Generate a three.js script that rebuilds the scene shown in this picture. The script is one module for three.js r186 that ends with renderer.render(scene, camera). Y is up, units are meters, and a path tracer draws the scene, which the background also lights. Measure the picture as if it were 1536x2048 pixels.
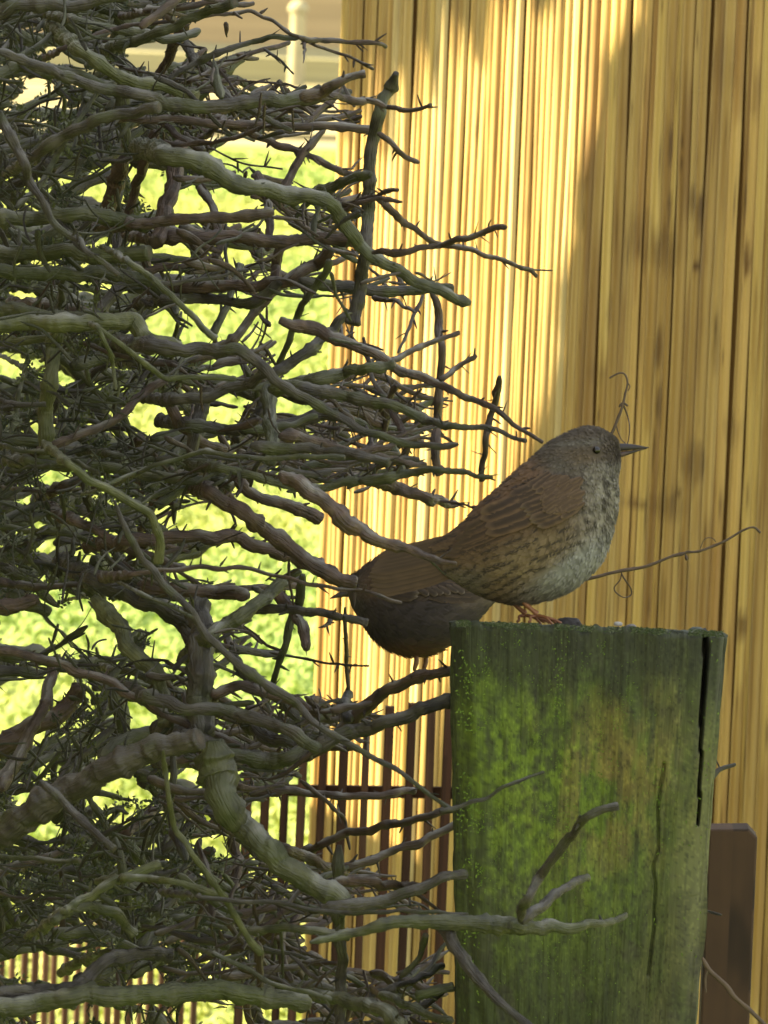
import * as THREE from 'three';
import { mergeGeometries } from 'three/addons/utils/BufferGeometryUtils.js';

// ---------------------------------------------------------------- camera, sky, sun, exposure
const scene = new THREE.Scene();
const F = 13963, CX = 768, CY = 1024;                 // long lens: pixels per radian of the 1536 x 2048 photograph
const camera = new THREE.PerspectiveCamera(2 * Math.atan(CY / F) * 180 / Math.PI, 0.75, 0.1, 600);
camera.position.set(0, 1.6, 0);
camera.rotation.set(-0.1073, 0, 0.040, 'YXZ');
camera.focus = 3.3; camera.userData.fStop = 64;
camera.updateMatrixWorld();
const SUN = new THREE.Vector3(-0.82, 0.49, -0.14).normalize();
const sun = new THREE.DirectionalLight(0xffebbe, 5);
sun.position.copy(SUN).multiplyScalar(40); sun.castShadow = true;
sun.shadow.mapSize.set(2048, 2048);
Object.assign(sun.shadow.camera, { left: -20, right: 20, top: 20, bottom: -20, near: 1, far: 120 });
sun.shadow.radius = 1; scene.add(sun);
{
  const W = 256, H = 128, d = new Float32Array(W * H * 4), v = new THREE.Vector3();
  for (let j = 0; j < H; j++) for (let i = 0; i < W; i++) {
    const ph = ((i + .5) / W - .5) * 2 * Math.PI, th = ((j + .5) / H - .5) * Math.PI;
    v.set(Math.cos(th) * Math.cos(ph), Math.sin(th), Math.cos(th) * Math.sin(ph));
    const e = Math.max(0, v.y), g = Math.pow(Math.max(0, v.dot(SUN)), 6), k = Math.exp(-e * 2.2);
    const c = v.y < 0 ? [.17, .17, .13] : [.36 + .32 * k + .34 * g, .39 + .27 * k + .28 * g, .44 + .17 * k + .18 * g];
    const o = (j * W + i) * 4; d[o] = c[0]; d[o + 1] = c[1]; d[o + 2] = c[2]; d[o + 3] = 1;
  }
  const t = new THREE.DataTexture(d, W, H, THREE.RGBAFormat, THREE.FloatType);
  t.mapping = THREE.EquirectangularReflectionMapping; t.magFilter = THREE.LinearFilter; t.minFilter = THREE.LinearFilter; t.needsUpdate = true;
  scene.background = t; scene.environment = t; scene.backgroundIntensity = .63; scene.environmentIntensity = .63;
}
const renderer = new THREE.WebGLRenderer({ antialias: true });
renderer.toneMapping = THREE.LinearToneMapping;
renderer.toneMappingExposure = 5.5;
renderer.shadowMap.enabled = true;
renderer.setSize(768, 1024);

// ---------------------------------------------------------------- helpers
function rng(seed) { let a = seed >>> 0; return () => { a = (a + 0x6d2b79f5) | 0; let t = Math.imul(a ^ (a >>> 15), 1 | a); t = (t + Math.imul(t ^ (t >>> 7), 61 | t)) ^ t; return ((t ^ (t >>> 14)) >>> 0) / 4294967296; }; }
const V = (x, y, z) => new THREE.Vector3(x, y, z);
const lerp = (a, b, t) => a + (b - a) * t, clamp = (x, a = 0, b = 1) => Math.min(b, Math.max(a, x));
const sm = (a, b, x) => { const t = clamp((x - a) / (b - a)); return t * t * (3 - 2 * t); };
const mix = (a, b, t) => [lerp(a[0], b[0], t), lerp(a[1], b[1], t), lerp(a[2], b[2], t)];
const mul = (a, k) => [a[0] * k, a[1] * k, a[2] * k];
function hash(x, y, z) { let h = Math.imul(x, 374761393) ^ Math.imul(y, 668265263) ^ Math.imul(z, 2147483647 - 1274126177); h = Math.imul(h ^ (h >>> 13), 1274126177); h = Math.imul(h ^ (h >>> 16), 2246822519); return ((h ^ (h >>> 15)) >>> 0) / 4294967296; }
function noise(x, y, z = 0) {
  const X = Math.floor(x), Y = Math.floor(y), Z = Math.floor(z), f = (t) => t * t * (3 - 2 * t), a = f(x - X), b = f(y - Y), c = f(z - Z);
  const l = (k) => lerp(lerp(hash(X, Y, Z + k), hash(X + 1, Y, Z + k), a), lerp(hash(X, Y + 1, Z + k), hash(X + 1, Y + 1, Z + k), a), b);
  return lerp(l(0), l(1), c);
}
const fbm = (x, y, z = 0, n = 4) => { let s = 0, a = .5, t = 0; for (let i = 0; i < n; i++) { s += a * noise(x, y, z); t += a; x = x * 2.03 + 7.1; y = y * 2.03 + 3.7; z = z * 2.03 + 1.3; a *= .5; } return s / t; };
const camM = camera.matrixWorld, RIGHT = V(1, 0, 0).transformDirection(camM), UP = V(0, 1, 0).transformDirection(camM), FWD = V(0, 0, -1).transformDirection(camM);
// a point at a given distance along the line of sight of a point of the photograph
function at(px, py, d) { return camera.position.clone().addScaledVector(RIGHT, (px - CX) / F * d).addScaledVector(UP, -(py - CY) / F * d).addScaledVector(FWD, d); }
const names = new Map();
function numbered(n) { const k = names.get(n) || 0; names.set(n, k + 1); return k ? `${n}_${String(k).padStart(3, '0')}` : n; }
function tag(o, label, category, group, kind) { o.userData.label = label; if (category) o.userData.category = category; if (group) o.userData.group = group; if (kind) o.userData.kind = kind; return o; }
function thing(name, pos, label, category, group) { const g = new THREE.Group(); g.name = numbered(name); g.position.copy(pos); scene.add(g); return tag(g, label, category, group); }
function part(name, geo, mat, parent = scene) { const m = new THREE.Mesh(geo, mat); m.name = numbered(name); m.castShadow = m.receiveShadow = true; parent.add(m); return m; }
class Build {                                           // collects triangles with vertex colours
  constructor(origin = V(0, 0, 0)) { this.p = []; this.c = []; this.i = []; this.u = []; this.o = origin; }
  v(x, y, z, c, u = 0, w = 0) { this.p.push(x - this.o.x, y - this.o.y, z - this.o.z); this.c.push(c[0], c[1], c[2]); this.u.push(u, w); return this.p.length / 3 - 1; }
  q(a, b, c, d) { this.i.push(a, b, c, a, c, d); }
  t(a, b, c) { this.i.push(a, b, c); }
  geo() {
    const g = new THREE.BufferGeometry();
    g.setAttribute('position', new THREE.Float32BufferAttribute(this.p, 3)); g.setAttribute('color', new THREE.Float32BufferAttribute(this.c, 3));
    g.setAttribute('uv', new THREE.Float32BufferAttribute(this.u, 2)); g.setIndex(this.i); g.computeVertexNormals(); return g;
  }
}
const vmat = (o) => new THREE.MeshStandardMaterial({ vertexColors: true, side: THREE.DoubleSide, ...o });
function tex(w, h, f, srgb, rx = 1, ry = 1) {
  const d = new Uint8Array(w * h * 4);
  for (let j = 0; j < h; j++) for (let i = 0; i < w; i++) { const c = f(i / w, j / h), o = (j * w + i) * 4; for (let k = 0; k < 3; k++) d[o + k] = clamp(c[k]) * 255; d[o + 3] = 255; }
  const t = new THREE.DataTexture(d, w, h); t.wrapS = t.wrapT = THREE.RepeatWrapping; t.magFilter = THREE.LinearFilter; t.minFilter = THREE.LinearMipmapLinearFilter; t.generateMipmaps = true;
  if (srgb) t.colorSpace = THREE.SRGBColorSpace; t.repeat.set(rx, ry); t.needsUpdate = true; return t;
}
const toS = (x) => x <= .0031308 ? 12.92 * x : 1.055 * Math.pow(x, 1 / 2.4) - .055;
const S3 = (c) => [toS(clamp(c[0])), toS(clamp(c[1])), toS(clamp(c[2]))];
// a gnarled round limb through world points; radii in metres
function limb(B, pts, r0, r1, colour, { seed = 1, sides = 8, step = .0011, lump = .22, taperTip = true, mid } = {}) {
  { // small kinks between the given points
    const J = rng(seed * 131 + 5), q = [pts[0]];
    for (let i = 1; i < pts.length; i++) { const l = pts[i].distanceTo(pts[i - 1]), m = Math.max(1, Math.round(l / .0075)); for (let k = 1; k < m; k++) q.push(pts[i - 1].clone().lerp(pts[i], k / m).add(V(J() - .5, J() - .5, J() - .5).multiplyScalar(Math.min(.0022, r0 * 1.1)))); q.push(pts[i]); }
    pts = q;
  }
  const curve = new THREE.CatmullRomCurve3(pts, false, 'centripetal'), L = curve.getLength(), n = Math.max(4, Math.min(260, Math.round(L / step)));
  const P = curve.getSpacedPoints(n), R = rng(seed * 7919 + 13), ox = R() * 90, oy = R() * 90;
  const knots = []; for (let k = 0; k < L / .022; k++) knots.push([R(), .06 + R() * .22, .0015 + R() * .003]);
  let N = null, base = -1;
  for (let k = 0; k <= n; k++) {
    const T = P[Math.min(n, k + 1)].clone().sub(P[Math.max(0, k - 1)]).normalize();
    if (!N) { N = V(0, 1, 0); if (Math.abs(T.y) > .9) N.set(1, 0, 0); }
    N.addScaledVector(T, -N.dot(T)).normalize();
    const Bn = T.clone().cross(N), t = k / n, s = t * L;
    let r = mid ? (t < .5 ? lerp(r0, mid, t * 2) : lerp(mid, r1, t * 2 - 1)) : lerp(r0, r1, t);
    for (const [kt, ka, kw] of knots) { const d = (t - kt) * L / kw; r *= 1 + ka * Math.exp(-d * d * 2); }
    if (t < .06) r *= .5 + .5 * t / .06;
    if (taperTip && k >= n - 1) r *= seed % 3 ? (k === n ? 1.0 : 1.12) : (k === n ? .5 : .85);
    const wob = r * .25, wx = (noise(s * 90 + ox, oy) - .5) * wob, wy = (noise(s * 90 + oy, ox) - .5) * wob, ring = B.p.length / 3;
    for (let a = 0; a < sides; a++) {
      const th = a / sides * 2 * Math.PI, c = Math.cos(th), sn = Math.sin(th);
      const rr = r * (1 + lump * (fbm(c * 2.6 + ox, sn * 2.6 + oy, s * 240, 3) - .5) * 2.7);
      const q = P[k], x = q.x + N.x * (c * rr + wx) + Bn.x * (sn * rr + wy), y = q.y + N.y * (c * rr + wx) + Bn.y * (sn * rr + wy), z = q.z + N.z * (c * rr + wx) + Bn.z * (sn * rr + wy);
      B.v(x, y, z, colour(x, y, z, N.y * c + Bn.y * sn, t), t * L * 14, a / sides * 1.5);
    }
    if (k === 0) { const e = B.v(P[0].x, P[0].y, P[0].z, colour(P[0].x, P[0].y, P[0].z, 0, 0)); for (let a = 0; a < sides; a++) B.t(ring + (a + 1) % sides, ring + a, e); }
    if (base >= 0) for (let a = 0; a < sides; a++) { const b = (a + 1) % sides; B.q(base + a, base + b, ring + b, ring + a); }
    base = ring;
  }
  const e = P[n], tipC = B.v(e.x, e.y, e.z, colour(e.x, e.y, e.z, 0, 1.2)); for (let a = 0; a < sides; a++) B.t(base + a, base + (a + 1) % sides, tipC);
}

// ---------------------------------------------------------------- ground, lawn, patio, far wall
{
  const gt = tex(512, 512, (u, v) => { const a = fbm(u * 9, v * 9, 2), b = noise(u * 70, v * 70, 5); return S3(mix([.18, .28, .05], [.38, .37, .085], clamp(a * 1.6 - .4 + (b - .5) * .3))); }, true, 60, 60);
  const g = new THREE.PlaneGeometry(500, 500); g.rotateX(-Math.PI / 2);
  const m = part('ground', g, new THREE.MeshStandardMaterial({ map: gt, roughness: 1 })); m.userData.kind = 'structure'; m.position.z = -60;
  // grass blades where the lawn can be seen
  const R = rng(5), blade = new THREE.BufferGeometry();
  blade.setAttribute('position', new THREE.Float32BufferAttribute([-.003, 0, 0, .003, 0, 0, .0018, .006, .004, -.0018, .006, .004, 0, .011, .010], 3));
  blade.setIndex([0, 1, 2, 0, 2, 3, 3, 2, 4]); blade.computeVertexNormals();
  const N = 150000, im = new THREE.InstancedMesh(blade, new THREE.MeshStandardMaterial({ roughness: .7, side: THREE.DoubleSide }), N), o = new THREE.Object3D(), c = new THREE.Color();
  for (let i = 0; i < N; i++) {
    const z = 8.4 + Math.pow(R(), .9) * 19.8, x = -z * .075 - .2 + R() * (z * .085 + .4), s = .6 + R() * .9;
    o.position.set(x, 0, -z); o.rotation.set((R() - .5) * .5, R() * 6.3, (R() - .5) * .5); o.scale.set(s * 1.5, s, s); o.updateMatrix(); im.setMatrixAt(i, o.matrix);
    const k = clamp(fbm(x * 1.7, z * .9, 3) * 1.8 - .4), q = mix([.19, .30, .055], [.40, .40, .09], k * (.85 + .15 * R())); im.setColorAt(i, c.setRGB(q[0], q[1], q[2]));
  }
  im.name = 'grass'; im.castShadow = im.receiveShadow = true; tag(im, 'short sunlit lawn grass seen through the bare twigs', 'grass', null, 'stuff'); scene.add(im);
  // patio of pale slabs, one step, and the rendered wall of a house behind it
  const stone = (c, s) => new THREE.MeshStandardMaterial({ roughness: .95, map: tex(128, 128, (u, v) => S3(mul(c, .8 + .4 * fbm(u * 8, v * 8, s))), true) });
  const slabM = [stone([.25, .22, .11], 1), stone([.22, .195, .10], 2), stone([.27, .235, .125], 3)];
  const patio = part('patio', new THREE.BoxGeometry(14, .03, 5.2), stone([.26, .23, .12], 9)); patio.position.set(-4, -.006, -31.1); patio.userData.kind = 'structure';
  for (let i = 0; i < 6; i++) for (let j = 0; j < 5; j++) { const s = part('slab', new THREE.BoxGeometry(.88, .05, .88), slabM[(i * 3 + j * 2) % 3], patio); s.position.set(-.6 + i * .9 + (j % 2) * .2, .012 + .003 * ((i + j) % 2), -2.1 + j * .9 + .02); }
  const step = part('raised_terrace', new THREE.BoxGeometry(14, .15, 1.5), stone([.34, .32, .17], 4)); step.position.set(-4, .075, -34.45); step.userData.kind = 'structure';
  const wall = thing('house_wall', V(-3, 0, -35.36), 'plain beige rendered house wall far behind the lawn and patio', 'house wall');
  const wg = part('wall', new THREE.BoxGeometry(12, 5, .3), stone([.50, .36, .17], 6), wall); wg.position.set(0, 2.5, 0);
  const pl = part('plinth', new THREE.BoxGeometry(12.04, .34, .36), stone([.46, .34, .17], 7), wall); pl.position.set(0, .3, .02);
  const p = at(592, 150, 33.3), bol = thing('pale_post', V(p.x, 0, p.z), 'slim pale painted post standing on the far patio edge', 'post');
  const b1 = part('shaft', new THREE.CylinderGeometry(.036, .042, .40, 14), stone([.36, .33, .2], 8), bol); b1.position.y = .2;
  const b2 = part('cap', new THREE.SphereGeometry(.05, 14, 8, 0, 6.3, 0, 1.6), stone([.36, .33, .2], 8), bol); b2.position.y = .395;
}

// ---------------------------------------------------------------- cane screen: split canes on a backing
const SCR0 = at(655, 1000, 5.0), SU = V(Math.SQRT1_2, 0, Math.SQRT1_2), SN = V(-Math.SQRT1_2, 0, Math.SQRT1_2);
function onScreen(px, py) { const d = at(px, py, 1).sub(camera.position), t = SCR0.clone().sub(camera.position).dot(SN) / d.dot(SN); return camera.position.clone().addScaledVector(d, t); }
{
  const base = V(SCR0.x, 0, SCR0.z), scr = thing('cane_screen', base, 'tall yellow split cane screen, half in sun and half in shade, behind the birds', 'screen');
  // grain of eight canes side by side in one texture, one metre tall
  const R = rng(77), marks = [];
  for (let k = 0; k < 90; k++) { const c = Math.floor(R() * 8); marks.push([(c + .2 + R() * .6) / 8, R(), .15 + R() * .5, .004 + R() * .03, .35 + R() * .6]); }
  const cane = tex(512, 2048, (u, v) => {
    const c = Math.floor(u * 8), f = u * 8 - c;
    let k = fbm(u * 60, v * 5, c, 4), st = fbm(u * 260, v * 3 + c * 9, 1, 3), bl = fbm(c * 13.7 + f * .8, v * 7, 3, 4);
    let col = mix([.46, .335, .125], [.70, .565, .265], clamp(k * 1.2 - .1));
    col = mix(col, [.78, .66, .36], sm(.56, .75, st) * .5);
    col = mix(col, [.30, .18, .06], sm(.50, .72, bl) * .7);
    col = mul(col, lerp(1, .62, sm(.62, .74, fbm(u * 300, v * 9, 8, 2)) * .7));
    for (const m of marks) { const dx = Math.abs(u - m[0]) / (.028 * m[2]), dy = Math.abs(v - m[1]) / m[3]; if (dx < 1.6 && dy < 1.6) { const q = Math.exp(-(dx * dx * 2 + dy * dy * 2)); col = mix(col, [.10, .055, .02], q * m[4] * .85); } }
    return S3(col);
  }, true); cane.wrapT = THREE.MirroredRepeatWrapping;
  const bump = tex(256, 512, (u, v) => { const a = fbm(u * 90, v * 5, 2, 3) * .7 + .3 * fbm(u * 30, v * 30, 1, 2); return [a, a, a]; }, false);
  const tints = [0xffffff, 0xf2e8d0, 0xffeecb, 0xe6d8ba, 0xfff4cc, 0xd8c6a2].map((c) => new THREE.MeshPhysicalMaterial({ map: cane, bumpMap: bump, bumpScale: .0006, color: c, vertexColors: true, roughness: .55, clearcoat: .12, clearcoatRoughness: .5, side: THREE.DoubleSide }));
  // knots, splits and brown blotches of the wood, each at its own place and size
  const spots = [[1390, 400, 14, 40, .6], [1408, 420, 9, 50, .75], [1335, 500, 40, 50, .4], [1290, 470, 40, 60, .35], [1400, 532, 6, 15, .85], [1500, 520, 7, 42, .85], [1497, 400, 4, 45, .55], [1323, 700, 7, 62, .75], [1326, 805, 6, 60, .5], [1347, 300, 6, 42, .6], [1345, 420, 5, 42, .65], [1275, 1005, 24, 17, .6], [1340, 1012, 40, 32, .4], [1360, 985, 7, 18, .75], [1395, 930, 25, 52, .5], [1416, 932, 4, 27, .9], [1490, 1250, 13, 32, .75], [1480, 1275, 9, 18, .5], [1200, 745, 20, 22, .25], [1440, 700, 5, 70, .4], [1470, 860, 18, 40, .3], [1225, 620, 8, 50, .35], [1180, 330, 7, 60, .3], [1520, 180, 8, 60, .4], [1455, 130, 30, 60, .2], [1250, 1180, 14, 60, .3], [1330, 1190, 9, 60, .35], [1060, 420, 6, 40, .3], [960, 260, 6, 30, .35], [1010, 640, 5, 46, .3]].map(([a, b, rx, ry, f]) => { const P = onScreen(a, b), m = 4.8 / F; return [P.clone().sub(base).dot(SU), P.y, rx * m * 1.41, ry * m, f]; });
  const stain = (x, y) => { let c = [1, 1, 1]; for (const [a, b, rx, ry, f] of spots) { const u = (x - a) / rx, v = (y - b) / ry, q = u * u + v * v; if (q < 5) { const n = fbm(x * 420, y * 90, 3, 3); c = mix(c, [.20, .12, .07], clamp((1 - sm(.35, 1.25, Math.sqrt(q) + (n - .5) * .9)) * f * 1.05)); } } return c; };
  // nodes: rings where a cane swells and darkens
  let s = -.004, k = 0; const Rc = rng(31);
  while (s < .80) {
    const w = (lerp(.0056, .0082, clamp(s / .42)) * (.62 + Rc() * .85)), H = 2.25, B = new Build(base), c = Math.floor(Rc() * 8), vo = Rc(), ph = Rc() * 50, proud = .0012 + Math.pow(Rc(), 2) * .0016, lean = (Rc() - .5) * .004, tilt = (Rc() - .5) * .24;
    const rows = 200, cols = 7; let prev = -1; const nodes = [Rc() * .5, .5 + Rc() * .5, 1 + Rc() * .5, 1.5 + Rc() * .5];
    for (let j = 0; j <= rows; j++) {
      const y = j < 8 ? j * .09 : j > 192 ? lerp(1.78, H, (j - 192) / 8) : .72 + (j - 8) / 184 * 1.06, wob = (noise(y * 5, ph) - .5) * .0022 + lean * (y / H), ring = B.p.length / 3;
      let sw = 1; for (const n of nodes) sw += .10 * Math.exp(-Math.pow((y - n) / .02, 2));
      for (let i = 0; i < cols; i++) {
        const f = i / (cols - 1) * 2 - 1, x = s + w / 2 + f * w * .49 * sw + wob, d = proud + Math.sqrt(Math.max(0, 1 - f * f * .96)) * w * .36 * sw + tilt * f * w * .3 - .001 + (noise(y * 7, ph + 9) - .5) * .0016;
        const q = base.clone().addScaledVector(SU, x).addScaledVector(SN, d); B.v(q.x, y, q.z, stain(x, y), (c + .06 + .88 * (i / (cols - 1))) / 8, y + vo);
      }
      if (prev >= 0) for (let i = 0; i < cols - 1; i++) B.q(prev + i, prev + i + 1, ring + i + 1, ring + i);
      prev = ring;
    }
    part('cane', B.geo(), tints[Math.floor(Rc() * tints.length)], scr); s += w * (.95 + Rc() * .05); k++;
  }
  const bk = part('backing_board', new THREE.BoxGeometry(.81, 2.2, .012), new THREE.MeshStandardMaterial({ color: 0x8a6632, roughness: 1 }), scr);
  bk.rotation.y = -Math.PI / 4; bk.position.copy(SU.clone().multiplyScalar(.40).addScaledVector(SN, -.0085)); bk.position.y = 1.1;
}
// added unseen sun blocker, outline notched to shape the sun patch on the canes
{
  const Sh = V(SUN.x, 0, SUN.z).normalize(), r = V(Sh.z, 0, -Sh.x); if (r.dot(SU) > 0) r.negate();
  const C = onScreen(900, 900).addScaledVector(SUN, 1.15);
  const proj = (px, py) => { const P = onScreen(px, py), t = C.clone().sub(P).dot(Sh) / SUN.dot(Sh); P.addScaledVector(SUN, t).sub(C); return [P.dot(r), P.y]; };
  const pl = [], R = rng(3), L = proj(520, 1000)[0], yb = proj(700, 1790)[1], bottom = -C.y, top = 1.7;
  pl.push([-5, bottom], [L, bottom], [L, yb]);
  for (const q of [[845, 1790], [885, 1480], [1000, 1150], [1095, 880], [1128, 740], [1120, 640], [1172, 520], [1160, 440], [1215, 300], [1215, 200], [1300, 90], [1290, 0], [1345, -90]]) pl.push(proj(q[0], q[1]));
  const ed = [[1290, -120], [1080, 40], [960, 140], [880, 200], [780, 320], [700, 270], [640, 180], [560, 170]];
  for (let i = 0; i < ed.length - 1; i++) for (let k = 0; k < 5; k++) { const t = k / 5, q = [lerp(ed[i][0], ed[i + 1][0], t), lerp(ed[i][1], ed[i + 1][1], t)]; pl.push(proj(q[0], q[1] + (k % 2 ? -90 - R() * 150 : 30 * R()))); }
  pl.push([L, proj(540, 130)[1]], [L, top], [-5, top]);
  const sh = new THREE.Shape(); pl.forEach((p, i) => i ? sh.lineTo(p[0], p[1]) : sh.moveTo(p[0], p[1]));
  const g = new THREE.ExtrudeGeometry(sh, { depth: .04, bevelEnabled: false }), m4 = new THREE.Matrix4().makeBasis(r, V(0, 1, 0), r.clone().cross(V(0, 1, 0))).setPosition(C);
  g.applyMatrix4(m4);
  const m = part('added_shade_wall', g, new THREE.MeshStandardMaterial({ color: 0x8a7a62, roughness: 1, side: THREE.DoubleSide })); m.userData.kind = 'structure';
}

// ---------------------------------------------------------------- low slatted fences behind the bush, dark board at the right
{
  const wood = tex(128, 512, (u, v) => S3(mul(mix([.060, .027, .015], [.13, .062, .035], fbm(u * 18, v * 4, 2)), .7 + .6 * fbm(u * 50, v * 8, 4))), true);
  const M = [0xffffff, 0xd8c8c0, 0xb8a8a0].map((c) => new THREE.MeshStandardMaterial({ map: wood, color: c, roughness: .85 }));
  const R = rng(8);
  function slatFence(label, xs, d0, d1, topPx, w, railPx) {
    const P0 = at(xs[0], topPx, d0), f = thing('slatted_fence', V(P0.x, 0, P0.z), label, 'fence');
    xs.forEach((x, i) => {
      const d = lerp(d0, d1, i / (xs.length - 1)), T = at(x, topPx + (R() - .5) * 16, d), B = new Build(f.position), h = T.y, ww = w * (.85 + R() * .3), th = .006, ln = (R() - .5) * .006;
      const ch = .0012, pr = [[-ww / 2 + ch, th], [ww / 2 - ch, th], [ww / 2, th - ch], [ww / 2, -th], [-ww / 2, -th], [-ww / 2, th - ch]];
      for (let j = 0; j <= 8; j++) for (const q of pr) { const y = j / 8 * h; B.v(T.x + q[0] + ln * (1 - y / h) + (noise(y * 6, i) - .5) * .002, y, T.z + q[1], [1, 1, 1], q[0] * 20 + i * .37, y); }
      for (let j = 0; j < 8; j++) for (let k = 0; k < 6; k++) { const a = j * 6 + k, b = j * 6 + (k + 1) % 6; B.q(a, b, b + 6, a + 6); }
      const e = 48; B.q(e, e + 1, e + 2, e + 3); B.q(e, e + 3, e + 4, e + 5);
      part('slat', B.geo(), M[i % 3], f);
    });
    for (const ry of railPx) {
      const A = at(xs[0] - 8, ry[0], d0), Z = at(xs[xs.length - 1] + 8, ry[1], d1), len = A.distanceTo(Z), g = new THREE.BoxGeometry(len, .007, .006), rl = part('rail', g, M[1], f);
      const mid = A.clone().add(Z).multiplyScalar(.5); mid.z -= .0105; rl.position.copy(mid.sub(f.position)); rl.rotation.set(0, Math.atan2(-(Z.z - A.z), Z.x - A.x), Math.atan2(Z.y - A.y, Math.hypot(Z.x - A.x, Z.z - A.z)), 'YXZ');
    }
    return f;
  }
  slatFence('dark red-brown fence of narrow spaced slats beside the mossy post', [500, 538, 575, 612, 651, 694, 738, 781, 823, 866, 902, 944, 986], 4.36, 4.22, 1415, .0054, [[1584, 1592], [2075, 2080]]);
  const xs = []; for (let i = 0; i < 21; i++) xs.push(-34 + i * 21.3 + (R() - .5) * 4);
  slatFence('low fence of closely set brown slats at the foot of the bush', xs, 6.6, 6.2, 1838, .0062, [[1868, 1870], [2120, 2120]]);
  // dark board
  const d = 3.72, P = at(1465, 1655, d), bd = thing('brown_board', V(P.x, 0, P.z), 'dark brown weathered board standing behind the post, before the cane screen', 'board');
  const w = 88 / F * d, sh = new THREE.Shape(); sh.moveTo(-w / 2, 0); sh.lineTo(w / 2 + .003, 0); sh.lineTo(w / 2, P.y - .004); sh.lineTo(w / 2 - .004, P.y); sh.lineTo(-w / 2, P.y - .001);
  const g = new THREE.ExtrudeGeometry(sh, { depth: .02, bevelEnabled: true, bevelSize: .0012, bevelThickness: .0012, bevelSegments: 2 });
  const bw = tex(256, 1024, (u, v) => { const n = fbm(u * 8, v * 30, 3), g2 = fbm(u * 40, v * 6, 5); let c = mix([.026, .014, .008], [.078, .042, .019], n * .6 + g2 * .4); c = mul(c, lerp(1, .45, sm(.6, .75, fbm(u * 5, v * 12, 9)))); return S3(c); }, true, 6, 1.2);
  part('plank', g, new THREE.MeshStandardMaterial({ map: bw, bumpMap: bw, bumpScale: .0008, roughness: .9 }), bd).position.set(0, 0, -.01);
}

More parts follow.
